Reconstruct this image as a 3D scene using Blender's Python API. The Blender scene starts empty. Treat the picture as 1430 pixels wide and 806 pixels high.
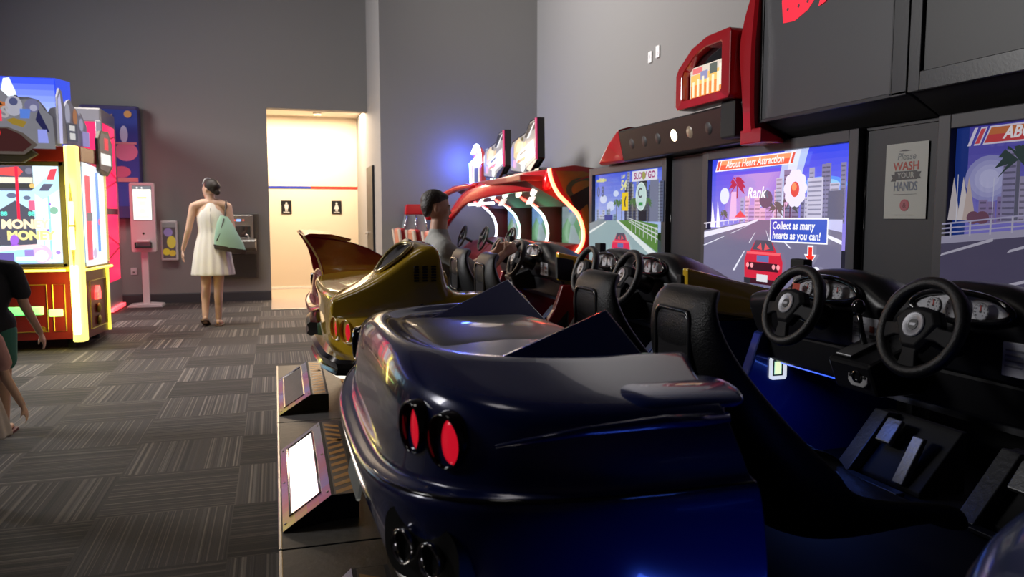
import bpy, bmesh, math, random
from mathutils import Vector, Matrix, Quaternion
PI = math.pi
random.seed(7)
SC = bpy.context.scene
COL = SC.collection

# ------------------------------------------------------------------ camera, world, lights, exposure
F_PX, EYE = 1080.0, 1.25
pitch = math.atan(100 / F_PX)
yaw = math.atan(332 * math.cos(pitch) / F_PX)
cam = bpy.data.cameras.new('camera')
cam.sensor_width = 36.0
cam.lens = 36.0 * F_PX / 1430
cam.clip_start = 0.02
cam.clip_end = 60
cam_o = bpy.data.objects.new('camera', cam)
COL.objects.link(cam_o)
cam_o.location = (0, 0, EYE)
cam_o.rotation_euler = (PI / 2 - pitch, 0, -yaw)
cam.dof.use_dof = True
cam.dof.focus_distance = 3.2
cam.dof.aperture_fstop = 4.5
SC.camera = cam_o

w = bpy.data.worlds.new('world')
SC.world = w
w.use_nodes = True
w.node_tree.nodes['Background'].inputs[0].default_value = (0.5, 0.55, 0.6, 1)
w.node_tree.nodes['Background'].inputs[1].default_value = 0.02

def area(name, loc, rot, sx, sy, power, color):
    l = bpy.data.lights.new(name, 'AREA')
    l.shape = 'RECTANGLE'; l.size = sx; l.size_y = sy
    l.energy = power; l.color = color
    o = bpy.data.objects.new(name, l); COL.objects.link(o)
    o.location = loc; o.rotation_euler = rot
    return o
area('ceiling_light_far', (-1.6, 8.6, 5.3), (0, 0, 0), 3.0, 1.6, 120, (1.0, 0.91, 0.82)).data.spread = math.radians(110)
area('ceiling_light_left', (-7.0, 8.3, 4.4), (0, math.radians(-74), 0), 2.0, 3.0, 250, (1.0, 0.98, 0.97)).data.spread = math.radians(85)
area('ceiling_light_middle', (-1.0, 3.2, 5.3), (0, 0, 0), 1.0, 1.0, 7, (1.0, 0.92, 0.84))
area('right_wall_fill', (0.9, 8.0, 5.3), (0, math.radians(-62), 0), 0.8, 3.0, 62, (1.0, 0.95, 0.9)).data.spread = math.radians(120)  # added wall wash, only there to brighten the right wall
area('hall_light', (0.5, 13.0, 2.93), (0, 0, 0), 2.2, 0.8, 170, (1.0, 0.80, 0.58))

SC.view_settings.view_transform = 'Standard'
SC.view_settings.look = 'None'
SC.view_settings.gamma = 1
SC.view_settings.use_curve_mapping = False
SC.view_settings.exposure = 0.0

# ------------------------------------------------------------------ materials
MT = {}
def mat(name, col=(0.5, 0.5, 0.5), rough=0.5, metal=0.0, emit=0.0, ecol=None, coat=0.0, bump=0.0, scale=40.0, var=0.0, trans=0.0, spec=0.5):
    if name in MT: return MT[name]
    m = bpy.data.materials.new(name); m.use_nodes = True
    nt = m.node_tree; b = nt.nodes['Principled BSDF']
    b.inputs['Base Color'].default_value = (*col, 1)
    b.inputs['Roughness'].default_value = rough
    b.inputs['Metallic'].default_value = metal
    b.inputs['Specular IOR Level'].default_value = spec
    if coat:
        b.inputs['Coat Weight'].default_value = coat
        b.inputs['Coat Roughness'].default_value = 0.04
    if trans: b.inputs['Transmission Weight'].default_value = trans
    if emit:
        b.inputs['Emission Color'].default_value = (*(ecol or col), 1)
        b.inputs['Emission Strength'].default_value = emit
    if bump or var:
        tc = nt.nodes.new('ShaderNodeTexCoord')
        n = nt.nodes.new('ShaderNodeTexNoise')
        n.inputs['Scale'].default_value = scale
        n.inputs['Detail'].default_value = 4
        nt.links.new(tc.outputs['Object'], n.inputs['Vector'])
        if bump:
            bp = nt.nodes.new('ShaderNodeBump')
            bp.inputs['Strength'].default_value = bump
            bp.inputs['Distance'].default_value = 0.01
            nt.links.new(n.outputs['Fac'], bp.inputs['Height'])
            nt.links.new(bp.outputs['Normal'], b.inputs['Normal'])
        if var:
            mx = nt.nodes.new('ShaderNodeMixRGB')
            mx.inputs[1].default_value = (*[c * (1 - var) for c in col], 1)
            mx.inputs[2].default_value = (*[min(1, c * (1 + var)) for c in col], 1)
            nt.links.new(n.outputs['Fac'], mx.inputs[0])
            nt.links.new(mx.outputs[0], b.inputs['Base Color'])
    MT[name] = m
    return m

def picmat(name, strength=0.0, gloss=0.15, base=0.25, noise=0.0):
    """printed or glowing artwork: colour comes from the mesh's own colour regions"""
    if name in MT: return MT[name]
    m = bpy.data.materials.new(name); m.use_nodes = True
    nt = m.node_tree; b = nt.nodes['Principled BSDF']
    a = nt.nodes.new('ShaderNodeVertexColor'); a.layer_name = 'Col'
    out = a.outputs['Color']
    if noise:
        tc = nt.nodes.new('ShaderNodeTexCoord'); n = nt.nodes.new('ShaderNodeTexNoise')
        n.inputs['Scale'].default_value = 14; n.inputs['Detail'].default_value = 5
        nt.links.new(tc.outputs['Object'], n.inputs['Vector'])
        mx = nt.nodes.new('ShaderNodeMixRGB'); mx.blend_type = 'OVERLAY'; mx.inputs[0].default_value = noise
        nt.links.new(out, mx.inputs[1]); nt.links.new(n.outputs['Color'], mx.inputs[2])
        out = mx.outputs[0]
    mb = nt.nodes.new('ShaderNodeMixRGB'); mb.blend_type = 'MULTIPLY'; mb.inputs[0].default_value = 1
    mb.inputs[2].default_value = (base, base, base, 1)
    nt.links.new(out, mb.inputs[1])
    nt.links.new(mb.outputs[0], b.inputs['Base Color'])
    b.inputs['Roughness'].default_value = gloss
    if strength:
        nt.links.new(out, b.inputs['Emission Color'])
        b.inputs['Emission Strength'].default_value = strength
    MT[name] = m
    return m

def sr(r, g, b):  # sRGB bytes to linear
    f = lambda c: ((c / 255 + 0.055) / 1.055) ** 2.4 if c > 10 else c / 255 / 12.92
    return (f(r), f(g), f(b))

# ------------------------------------------------------------------ mesh builder
WM = {}
class M:
    def __init__(s): s.v = []; s.f = []; s.m = []; s.c = []
    def add(s, vs, fs, mi=0, col=None):
        o = len(s.v); s.v += [Vector(v) for v in vs]
        for f in fs:
            s.f.append([i + o for i in f]); s.m.append(mi); s.c.append(col or (1, 1, 1))
        return s
    def box(s, x0, x1, y0, y1, z0, z1, mi=0, col=None):
        s.add([(x, y, z) for x in (x0, x1) for y in (y0, y1) for z in (z0, z1)],
              [(0, 1, 3, 2), (4, 6, 7, 5), (0, 4, 5, 1), (2, 3, 7, 6), (0, 2, 6, 4), (1, 5, 7, 3)], mi, col); return s
    def prism(s, poly, axis, a, b, mi=0, col=None):
        """poly in the two other axes, extruded along axis from a to b"""
        def P(p, t):
            if axis == 'x': return (t, p[0], p[1])
            if axis == 'y': return (p[0], t, p[1])
            return (p[0], p[1], t)
        n = len(poly)
        s.add([P(p, a) for p in poly] + [P(p, b) for p in poly],
              [tuple(range(n)), tuple(range(2 * n - 1, n - 1, -1))] + [(i, i + n, (i + 1) % n + n, (i + 1) % n) for i in range(n)], mi, col); return s
    def tube(s, pts, r, seg=8, mi=0, closed=False, col=None, flat=None):
        pts = [Vector(p) for p in pts]; n = len(pts)
        rs = r if isinstance(r, (list, tuple)) else [r] * n
        vs = []; prev = None
        for i, p in enumerate(pts):
            a = pts[(i - 1) % n] if (closed or i) else p
            b = pts[(i + 1) % n] if (closed or i < n - 1) else p
            t = (b - a).normalized()
            if prev is None:
                up = Vector((0, 0, 1)) if abs(t.z) < 0.9 else Vector((1, 0, 0))
                u = t.cross(up).normalized()
            else:
                u = (prev - t * prev.dot(t)).normalized()
            prev = u; w_ = t.cross(u)
            for k in range(seg):
                an = 2 * PI * k / seg
                vs.append(p + (u * math.cos(an) + w_ * math.sin(an) * (flat or 1)) * rs[i])
        fs = []
        for i in range(n if closed else n - 1):
            for k in range(seg):
                a = i * seg + k; b = i * seg + (k + 1) % seg
                c = ((i + 1) % n) * seg + (k + 1) % seg; d = ((i + 1) % n) * seg + k
                fs.append((a, b, c, d))
        if not closed:
            fs.append(tuple(range(seg - 1, -1, -1))); fs.append(tuple(range((n - 1) * seg, n * seg)))
        s.add(vs, fs, mi, col); return s
    def lathe(s, prof, seg=24, mat4=None, mi=0, col=None, caps=True):
        """prof: (radius, height) around local z"""
        T = mat4 or Matrix.Identity(4); vs = []; fs = []
        for r, h in prof:
            for k in range(seg):
                a = 2 * PI * k / seg; vs.append(T @ Vector((r * math.cos(a), r * math.sin(a), h)))
        n = len(prof)
        for i in range(n - 1):
            for k in range(seg):
                fs.append((i * seg + k, i * seg + (k + 1) % seg, (i + 1) * seg + (k + 1) % seg, (i + 1) * seg + k))
        if caps:
            fs.append(tuple(range(seg - 1, -1, -1))); fs.append(tuple(range((n - 1) * seg, n * seg)))
        s.add(vs, fs, mi, col); return s
    def grid(s, rows, mi=0, col=None, closeu=False):
        n = len(rows[0]); vs = [p for r in rows for p in r]; fs = []
        for i in range(len(rows) - 1):
            for k in range(n if closeu else n - 1):
                fs.append((i * n + k, i * n + (k + 1) % n, (i + 1) * n + (k + 1) % n, (i + 1) * n + k))
        s.add(vs, fs, mi, col); return s
    def ell(s, c, r, seg=16, rings=10, mi=0, rot=None, col=None):
        vs = []; fs = []; c = Vector(c); R = rot or Matrix.Identity(3)
        for i in range(1, rings):
            th = PI * i / rings
            for k in range(seg):
                a = 2 * PI * k / seg
                vs.append(c + R @ Vector((r[0] * math.sin(th) * math.cos(a), r[1] * math.sin(th) * math.sin(a), r[2] * math.cos(th))))
        for i in range(rings - 2):
            for k in range(seg):
                fs.append((i * seg + k, (i + 1) * seg + k, (i + 1) * seg + (k + 1) % seg, i * seg + (k + 1) % seg))
        t = len(vs); vs.append(c + R @ Vector((0, 0, r[2]))); vs.append(c + R @ Vector((0, 0, -r[2])))
        for k in range(seg):
            fs.append((t, k, (k + 1) % seg)); fs.append((t + 1, (rings - 2) * seg + (k + 1) % seg, (rings - 2) * seg + k))
        s.add(vs, fs, mi, col); return s
    def xf(s, T):
        s.v = [T @ v for v in s.v]; return s
    def build(s, name, mats, parent=None, smooth=None, bevel=0, sub=0, solid=0, remesh=0, label=None, cat=None, group=None, kind=None, loc=None, thick_off=-1):
        if not isinstance(mats, (list, tuple)): mats = [mats]
        if parent is None:
            if loc is None:
                xs = [v.x for v in s.v]; ys = [v.y for v in s.v]; zs = [v.z for v in s.v]
                loc = ((min(xs) + max(xs)) / 2, (min(ys) + max(ys)) / 2, min(zs))
            W = Matrix.Translation(Vector(loc)); local = W
        else:
            W = WM[parent]; local = Matrix.Identity(4)
        inv = W.inverted()
        me = bpy.data.meshes.new(name)
        me.from_pydata([tuple(inv @ v) for v in s.v], [], s.f)
        for m_ in mats: me.materials.append(m_)
        for i, p in enumerate(me.polygons): p.material_index = s.m[i]
        if any(c != (1, 1, 1) for c in s.c):
            ca = me.color_attributes.new('Col', 'FLOAT_COLOR', 'CORNER')
            for i, p in enumerate(me.polygons):
                for li in p.loop_indices: ca.data[li].color = (*s.c[i], 1)
        else:
            bm = bmesh.new(); bm.from_mesh(me); bmesh.ops.recalc_face_normals(bm, faces=bm.faces); bm.to_mesh(me); bm.free()
        me.update()
        o = bpy.data.objects.new(name, me); COL.objects.link(o)
        o.matrix_basis = local
        if parent is not None: o.parent = parent
        WM[o] = W
        if remesh:
            md = o.modifiers.new('r', 'REMESH'); md.mode = 'VOXEL'; md.voxel_size = remesh; md.use_smooth_shade = True
            md = o.modifiers.new('s', 'SMOOTH'); md.factor = 0.6; md.iterations = 6
            dg = bpy.context.evaluated_depsgraph_get(); dg.update()
            me2 = bpy.data.meshes.new_from_object(o.evaluated_get(dg))
            o.modifiers.clear(); o.data = me2
            smooth = True; me = me2
        if solid:
            md = o.modifiers.new('t', 'SOLIDIFY'); md.thickness = solid; md.offset = thick_off
        if bevel:
            md = o.modifiers.new('b', 'BEVEL'); md.width = bevel; md.segments = 2; md.limit_method = 'ANGLE'; md.angle_limit = math.radians(35)
        if sub:
            md = o.modifiers.new('u', 'SUBSURF'); md.levels = sub; md.render_levels = sub
        if smooth or sub:
            for p in o.data.polygons: p.use_smooth = True
            if smooth == 'auto':
                try: o.data.set_sharp_from_angle(angle=math.radians(35))
                except Exception: pass
        if label: o['label'] = label
        if cat: o['category'] = cat
        if group: o['group'] = group
        if kind: o['kind'] = kind
        return o

def thing(name, label, cat, loc, rotz=0, group=None):
    o = bpy.data.objects.new(name, None); COL.objects.link(o)
    o.empty_display_size = 0.1
    T = Matrix.Translation(Vector(loc)) @ Matrix.Rotation(rotz, 4, 'Z')
    o.matrix_basis = T; WM[o] = T
    o['label'] = label; o['category'] = cat
    if group: o['group'] = group
    return o

def copytree(o, loc=None, label=None, parent=None, name=None):
    c = o.copy(); COL.objects.link(c)
    if parent is not None: c.parent = parent
    if loc is not None: c.location = loc
    if label: c['label'] = label
    for ch in list(o.children): copytree(ch, parent=c)
    return c

def glyphs(txt, size=1.0, shear=0.0, bold=0.0):
    cu = bpy.data.curves.new('t', 'FONT'); cu.body = txt; cu.size = size; cu.shear = shear; cu.offset = bold
    cu.align_x = 'CENTER'; cu.align_y = 'CENTER'; cu.resolution_u = 3
    ob = bpy.data.objects.new('t', cu)
    me = bpy.data.meshes.new_from_object(ob)
    vs = [tuple(v.co) for v in me.vertices]; fs = [tuple(p.vertices) for p in me.polygons]
    bpy.data.objects.remove(ob); bpy.data.curves.remove(cu); bpy.data.meshes.remove(me)
    return vs, fs

class Pic:
    """flat artwork on a panel: origin, u (right), v (up); regions stack outwards by a fraction of a millimetre"""
    def __init__(s, o, u, v, lift=0.0006):
        s.o = Vector(o); s.u = Vector(u).normalized(); s.v = Vector(v).normalized(); s.n = s.u.cross(s.v).normalized()
        s.k = 0; s.l = lift; s.m = M()
    def pt(s, a, b): return s.o + s.u * a + s.v * b + s.n * (s.k * s.l)
    def poly(s, pts, col):
        s.k += 1; s.m.add([s.pt(*p) for p in pts], [tuple(range(len(pts)))], 0, col); return s
    def rect(s, a, b, c, d, col): return s.poly([(a, b), (c, b), (c, d), (a, d)], col)
    def disc(s, a, b, r, col, ry=None, n=20): return s.poly([(a + r * math.cos(2 * PI * i / n), b + (ry or r) * math.sin(2 * PI * i / n)) for i in range(n)], col)
    def grad(s, a, b, c, d, c0, c1, n=10):
        s.k += 1
        for i in range(n):
            t0, t1 = i / n, (i + 1) / n; t = (i + .5) / n
            col = tuple(c0[j] * (1 - t) + c1[j] * t for j in range(3))
            s.m.add([s.pt(a, b + (d - b) * t0), s.pt(c, b + (d - b) * t0), s.pt(c, b + (d - b) * t1), s.pt(a, b + (d - b) * t1)], [(0, 1, 2, 3)], 0, col)
        return s
    def text(s, txt, a, b, size, col, shear=0, bold=0, sx=1.0, rot=0):
        s.k += 1; vs, fs = glyphs(txt, size, shear, bold); c_, s_ = math.cos(rot), math.sin(rot)
        s.m.add([s.pt(a + sx * x * c_ - y * s_, b + sx * x * s_ + y * c_) for x, y, z in vs], fs, 0, col); return s
    def build(s, name, mt, parent, **k): return s.m.build(name, mt, parent, **k)

def Rx(a): return Matrix.Rotation(a, 4, 'X')
def Ry(a): return Matrix.Rotation(a, 4, 'Y')
def Rz(a): return Matrix.Rotation(a, 4, 'Z')
def T(*p): return Matrix.Translation(Vector(p))
def rrect(w_, h, r, n=4):
    pts = []
    for cx_, cy_, a0 in ((w_ - r, h - r, 0), (-w_ + r, h - r, 90), (-w_ + r, -h + r, 180), (w_ - r, -h + r, 270)):
        for i in range(n + 1):
            a = math.radians(a0 + 90 * i / n); pts.append((cx_ + r * math.cos(a), cy_ + r * math.sin(a)))
    return pts
def spline(pts, n=6):
    """Catmull-Rom through points"""
    P = [Vector(p) for p in pts]; out = []
    for i in range(len(P) - 1):
        a = P[max(i - 1, 0)]; b = P[i]; c = P[i + 1]; d = P[min(i + 2, len(P) - 1)]
        for k in range(n):
            t = k / n
            out.append(0.5 * ((2 * b) + (c - a) * t + (2 * a - 5 * b + 4 * c - d) * t * t + (3 * b - a - 3 * c + d) * t ** 3))
    out.append(P[-1]); return out

BLACK = mat('black plastic', (0.012, 0.012, 0.014), 0.35, bump=0.05, scale=300)
BLACKM = mat('matte black', (0.010, 0.010, 0.011), 0.7)
DGREY = mat('dark grey panel', (0.026, 0.026, 0.031), 0.5, bump=0.03, scale=200)
FRAMEG = mat('grey screen frame', (0.052, 0.050, 0.058), 0.45, bump=0.02, scale=120)
SATIN = mat('satin black plastic', (0.014, 0.014, 0.016), 0.6, bump=0.05, scale=300, spec=0.25)
CHROME = mat('chrome', (0.75, 0.75, 0.77), 0.12, 1.0)
STEEL = mat('brushed steel', (0.45, 0.44, 0.43), 0.35, 1.0, bump=0.05, scale=80)
WHITE = mat('white plastic', (0.75, 0.74, 0.76), 0.4)
RED = mat('glossy red', (0.50, 0.012, 0.02), 0.22, coat=0.6)
REDLENS = mat('red lamp lens', (0.75, 0.01, 0.03), 0.15, emit=0.5, ecol=(1.0, 0.01, 0.035), coat=0.5, bump=0.2, scale=150)
BLUEP = mat('deep blue car paint', (0.009, 0.026, 0.19), 0.2, metal=0.1, coat=0.8)
YELP = mat('yellow car paint', (0.80, 0.50, 0.03), 0.22, coat=0.9)
MARP = mat('dark red car paint', (0.20, 0.006, 0.012), 0.22, coat=0.9)
BLACKG = mat('gloss black', (0.012, 0.012, 0.014), 0.08, coat=0.8)
LEATHER = mat('black leather', (0.018, 0.018, 0.02), 0.38, bump=0.25, scale=260)
ALU = mat('aluminium', (0.55, 0.54, 0.52), 0.3, 0.9)
GLOWP = picmat('glowing screen artwork', 0.9)
PRINT = picmat('printed artwork', 0.0, 0.35, 0.8)
def neon(name, col, st): return mat(name, (0.8, 0.8, 0.8), 0.4, emit=st, ecol=col)
# ------------------------------------------------------------------ the room
def carpet():
    m = bpy.data.materials.new('striped carpet tiles'); m.use_nodes = True
    nt = m.node_tree; N = nt.nodes; L = nt.links; b = N['Principled BSDF']
    b.inputs['Roughness'].default_value = 0.75
    b.inputs['Specular IOR Level'].default_value = 0.35
    g = N.new('ShaderNodeNewGeometry'); sp = N.new('ShaderNodeSeparateXYZ'); L.new(g.outputs['Position'], sp.inputs[0])
    def mth(op, a, b_=None, c=None):
        n = N.new('ShaderNodeMath'); n.operation = op
        for i, q in enumerate((a, b_, c)):
            if q is None: continue
            if isinstance(q, (int, float)): n.inputs[i].default_value = q
            else: L.new(q, n.inputs[i])
        return n.outputs[0]
    X, Y = sp.outputs[0], sp.outputs[1]
    i = mth('FLOOR', mth('DIVIDE', mth('ADD', X, 0.745), 0.545))
    j = mth('FLOOR', mth('DIVIDE', mth('ADD', Y, -2.92), 0.56))
    par = mth('FLOORED_MODULO', mth('ADD', i, j), 2.0)
    mixc = N.new('ShaderNodeMix'); L.new(par, mixc.inputs[0]); L.new(X, mixc.inputs[2]); L.new(Y, mixc.inputs[3])
    sc = mixc.outputs[0]
    seed = mth('ADD', mth('MULTIPLY', i, 7.31), mth('MULTIPLY', j, 3.77))
    def stripes(freq, off):
        cv = N.new('ShaderNodeCombineXYZ'); L.new(mth('MULTIPLY', sc, freq), cv.inputs[0]); L.new(mth('ADD', seed, off), cv.inputs[1])
        n = N.new('ShaderNodeTexNoise'); n.inputs['Scale'].default_value = 1; n.inputs['Detail'].default_value = 2
        L.new(cv.outputs[0], n.inputs['Vector']); return n.outputs['Fac']
    r1 = N.new('ShaderNodeValToRGB'); e = r1.color_ramp.elements
    e[0].position = 0.36; e[0].color = (0.036, 0.034, 0.036, 1)
    e[1].position = 0.72; e[1].color = (0.24, 0.22, 0.20, 1)
    for p, c in ((0.46, (0.075, 0.065, 0.06, 1)), (0.53, (0.05, 0.049, 0.053, 1)), (0.60, (0.15, 0.125, 0.11, 1))):
        q = e.new(p); q.color = c
    L.new(stripes(75, 0.0), r1.inputs[0])
    r2 = N.new('ShaderNodeValToRGB'); e = r2.color_ramp.elements
    e[0].position = 0.60; e[0].color = (0, 0, 0, 1); e[1].position = 0.72; e[1].color = (0.7, 0.7, 0.7, 1)
    L.new(stripes(30, 40.0), r2.inputs[0])
    mx = N.new('ShaderNodeMixRGB'); L.new(r2.outputs[0], mx.inputs[0]); L.new(r1.outputs[0], mx.inputs[1]); mx.inputs[2].default_value = (0.20, 0.185, 0.175, 1)
    wn = N.new('ShaderNodeTexWhiteNoise'); wn.noise_dimensions = '1D'; L.new(seed, wn.inputs['W'])
    tb = mth('ADD', mth('MULTIPLY', wn.outputs['Value'], 0.45), 0.5)
    tb2 = mth('MULTIPLY', tb, mth('SUBTRACT', 1.25, mth('MULTIPLY', par, 0.45)))
    fn = N.new('ShaderNodeTexNoise'); fn.inputs['Scale'].default_value = 220; L.new(g.outputs['Position'], fn.inputs['Vector'])
    tb3 = mth('MULTIPLY', tb2, mth('ADD', mth('MULTIPLY', fn.outputs['Fac'], 0.9), 0.55))
    mm = N.new('ShaderNodeMixRGB'); mm.blend_type = 'MULTIPLY'; mm.inputs[0].default_value = 1
    L.new(mx.outputs[0], mm.inputs[1]); cc = N.new('ShaderNodeCombineXYZ')
    for q in range(3): L.new(tb3, cc.inputs[q])
    L.new(cc.outputs[0], mm.inputs[2]); L.new(mm.outputs[0], b.inputs['Base Color'])
    bp = N.new('ShaderNodeBump'); bp.inputs['Strength'].default_value = 0.3; bp.inputs['Distance'].default_value = 0.004
    L.new(fn.outputs['Fac'], bp.inputs['Height']); L.new(bp.outputs[0], b.inputs['Normal'])
    return m
WALL = mat('grey wall paint', (0.24, 0.235, 0.23), 0.75, bump=0.05, scale=90, var=0.03)
BEIGE = mat('beige hall paint', (0.72, 0.62, 0.48), 0.7, bump=0.03, scale=90)
TILE = mat('tan hall floor', (0.50, 0.38, 0.28), 0.35, bump=0.05, scale=30, var=0.08)
CEILM = mat('dark ceiling', (0.05, 0.05, 0.052), 0.9, bump=0.1, scale=10)
BASEB = mat('dark vinyl baseboard', (0.05, 0.05, 0.058), 0.5, bump=0.02, scale=60)
def struct(name, m, mt, **k): return m.build(name, mt, kind='structure', **k)
HZ = 5.6
struct('floor', M().box(-9, 4, -4, 12.3, -0.1, 0), carpet())
struct('floor_hall', M().box(-0.07, 1.41, 10.86, 12.3, 0.0, 0.006).box(-1.6, 1.41, 12.3, 14.0, -0.1, 0.006), TILE)
struct('trim_1', M().box(-0.07, 1.41, 10.82, 10.86, 0, 0.012), ALU, bevel=0.002)
struct('wall_back', M().box(-9, -0.07, 12.2, 12.4, 0, HZ).box(-0.07, 1.41, 12.2, 12.4, 2.86, HZ), WALL)
struct('wall_back_right', M().box(1.41, 3.9, 10.716, 14.1, 0, HZ), WALL)
struct('wall_right', M().box(3.656, 3.9, -4, 10.716, 0, HZ), WALL)
struct('wall_left', M().box(-9.2, -9, -4, 12.4, 0, HZ), WALL)
struct('wall_front', M().box(-9.2, 3.9, -4.2, -4, 0, HZ), WALL)
struct('ceiling', M().box(-9.2, 3.9, -4.2, 12.4, HZ, HZ + 0.1), CEILM)
struct('wall_hall', M().box(-1.8, 1.41, 13.86, 14.06, 0, 2.96).box(-1.8, -1.6, 12.4, 13.86, 0, 2.96), BEIGE)
struct('ceiling_hall', M().box(-1.8, 1.41, 12.4, 14.06, 2.96, 3.3), mat('hall ceiling', (0.75, 0.68, 0.58), 0.8, bump=0.04, scale=60))
struct('baseboard_back', M().prism([(12.2, 0), (12.185, 0), (12.185, 0.125), (12.2, 0.14)], 'x', -9, -0.075), BASEB)
struct('baseboard_right', M().prism([(3.656, 0), (3.641, 0), (3.641, 0.125), (3.656, 0.14)], 'y', -4, 10.7), BASEB)
struct('baseboard_hall', M().box(-1.6, 1.41, 13.84, 13.86, 0.006, 0.05), mat('white trim', (0.8, 0.78, 0.72), 0.4, bump=0.02, scale=50), bevel=0.003)
sm = M(); sm.box(-1.6, 0.62, 13.852, 13.86, 1.735, 1.775, 0); sm.box(0.62, 1.41, 13.852, 13.86, 1.735, 1.775, 1)
struct('trim_2', sm, [mat('blue tile stripe', (0.03, 0.05, 0.35), 0.3, bump=0.1, scale=50), mat('red tile stripe', (0.6, 0.03, 0.02), 0.3, bump=0.1, scale=50)])
# plain door in the return wall beside the opening
d1 = struct('door_1', M().box(1.375, 1.409, 11.45, 12.17, 0.006, 2.0), mat('black door', (0.012, 0.012, 0.014), 0.5, bump=0.03, scale=30), bevel=0.004)
hm = M(); hm.tube([(1.375, 12.08, 1.0), (1.33, 12.08, 1.0), (1.33, 11.97, 1.0)], 0.01, 8); hm.lathe([(0.028, 0), (0.028, 0.008)], 16, T(1.372, 12.08, 1.0) @ Ry(-PI / 2))
hm.build('door_handle', CHROME, d1, smooth='auto')
# room signs in the hall
for i, (x, lb) in enumerate(((0.204, 'small black restroom sign under the blue half of the hall stripe'), (1.043, 'small black restroom sign under the red half of the hall stripe'))):
    sg = M().box(x - 0.085, x + 0.085, 13.848, 13.858, 1.30, 1.53).build('restroom_sign', mat('black sign plate', (0.01, 0.01, 0.012), 0.4, bump=0.02, scale=50), bevel=0.003, label=lb, cat='sign', group='restroom signs in the hall')
    p = Pic((x, 13.847, 1.42), (1, 0, 0), (0, 0, 1)); W_ = (0.8, 0.8, 0.78)
    p.disc(0, 0.062, 0.017, W_)
    if i: p.poly([(-0.018, 0.04), (0.018, 0.04), (0.045, -0.035), (-0.045, -0.035)], W_)
    else: p.poly([(-0.032, 0.04), (0.032, 0.04), (0.028, -0.03), (-0.028, -0.03)], W_)
    p.rect(-0.02, -0.075, -0.004, -0.03, W_).rect(0.004, -0.075, 0.02, -0.03, W_).rect(-0.05, -0.098, 0.05, -0.085, W_)
    p.build('pictogram', PRINT, sg)
cl = M(); cl.lathe([(0.07, 0), (0.07, -0.02), (0.05, -0.045), (0.0001, -0.05)], 20, T(0.72, 13.3, 2.958)); cl.build('smoke_detector', mat('off white plastic', (0.6, 0.55, 0.5), 0.5, bump=0.02, scale=50), smooth='auto', label='round white smoke detector on the hall ceiling above the opening', cat='smoke detector', loc=(0.72, 13.3, 2.905))

for y_, lb in ((7.18, 'blank white plate high on the right wall, left of the pair'), (7.02, 'blank white plate high on the right wall, right of the pair')):
    o = M().box(3.64, 3.655, y_ - 0.035, y_ + 0.035, 2.79 if y_ > 7.1 else 2.81, 2.90 if y_ > 7.1 else 2.925).build('wall_plate', mat('light plate', (0.85, 0.85, 0.85), 0.4, bump=0.01, scale=50), bevel=0.003, label=lb, cat='wall plate', group='white plates high on the right wall')
    M().box(3.636, 3.641, y_ - 0.012, y_ + 0.012, 2.83, 2.87).build('switch', WHITE, o, bevel=0.001)

# ------------------------------------------------------------------ driving cabinets shaped like cars
def sgnpow(c, e): return math.copysign(abs(c) ** e, c)
def ucurve(Xr, hw, n, Xc, Xf, Yc, z, ns=4, nc=34, crown=0.0):
    """plan curve of the tail: near side front end, round the rear, far side front end"""
    pts = []
    for i in range(ns): pts.append((Xf + (Xc - Xf) * i / ns, Yc - hw, z))
    for i in range(nc + 1):
        a = -PI / 2 + PI * i / nc
        x = Xc - (Xc - Xr) * abs(math.cos(a)) ** (2 / n); y = hw * sgnpow(math.sin(a), 2 / n)
        pts.append((x, Yc + y, z + crown * (1 - (y / hw) ** 2)))
    for i in range(ns - 1, -1, -1): pts.append((Xf + (Xc - Xf) * i / ns, Yc + hw, z))
    return pts
def car_shell(rows, Yc, name, mt, parent, top=None):
    g = [ucurve(Xr, hw, n, Xc, Xf, Yc, z, crown=cr) for z, Xr, hw, n, Xc, Xf, cr in rows]
    m = M(); m.grid(g)
    return m.build(name, mt, parent, sub=1, solid=0.02, thick_off=0)
def rear_x(rows, z, yoff):
    """X of the tail surface at height z and sideways offset"""
    rs = sorted(rows[:], key=lambda r: r[0])
    for a, b in zip(rs, rs[1:]):
        if a[0] <= z <= b[0]:
            t = (z - a[0]) / max(1e-6, b[0] - a[0]); q = [a[i] * (1 - t) + b[i] * t for i in range(6)]; break
    else: q = rs[-1]
    _, Xr, hw, n, Xc, Xf = q[:6]
    k = min(0.9999, abs(yoff) / hw) ** n
    return Xc - (Xc - Xr) * (1 - k) ** (1 / n)
def frame_on(rows, z, yoff, Yc):
    x = rear_x(rows, z, yoff); dx = (rear_x(rows, z, yoff + 0.01) - rear_x(rows, z, yoff - 0.01)) / 0.02
    return Vector((x, Yc + yoff, z)), math.atan2(dx, 1.0)   # rotation about z of the outward (-X) normal

def tail_lamp(car, rows, Yc, yoff, z, r, ringm, housm, lens_w=(.66, 1)):
    p, a = frame_on(rows, z, yoff, Yc)
    B = T(*p) @ Rz(-a) @ Ry(-PI / 2)          # local z points outwards
    h = M(); h.lathe([(r * .98, 0.004), (r * .98, 0.016), (r * 1.03, 0.020), (r * 1.10, 0.016), (r * 1.16, 0.0), (r * 1.18, -0.03)], 36, B, caps=False)
    h.lathe([(r * .98, 0.005), (r * 0.9, 0.0045), (0.001, 0.004)], 36, B, caps=False)
    t = h.build('tail_light', [ringm], car, smooth=True)
    l = M(); l.lathe([(r * 0.95, 0.005), (r * 0.92, 0.009), (r * 0.6, 0.013), (0.001, 0.015)], 32, B @ T(0, -r * .30 * lens_w[1], 0) @ Matrix.Diagonal((1, lens_w[0], 1, 1)), caps=False)
    l.build('lens', REDLENS, t, smooth=True, label='red lamp lens')
    return t

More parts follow.
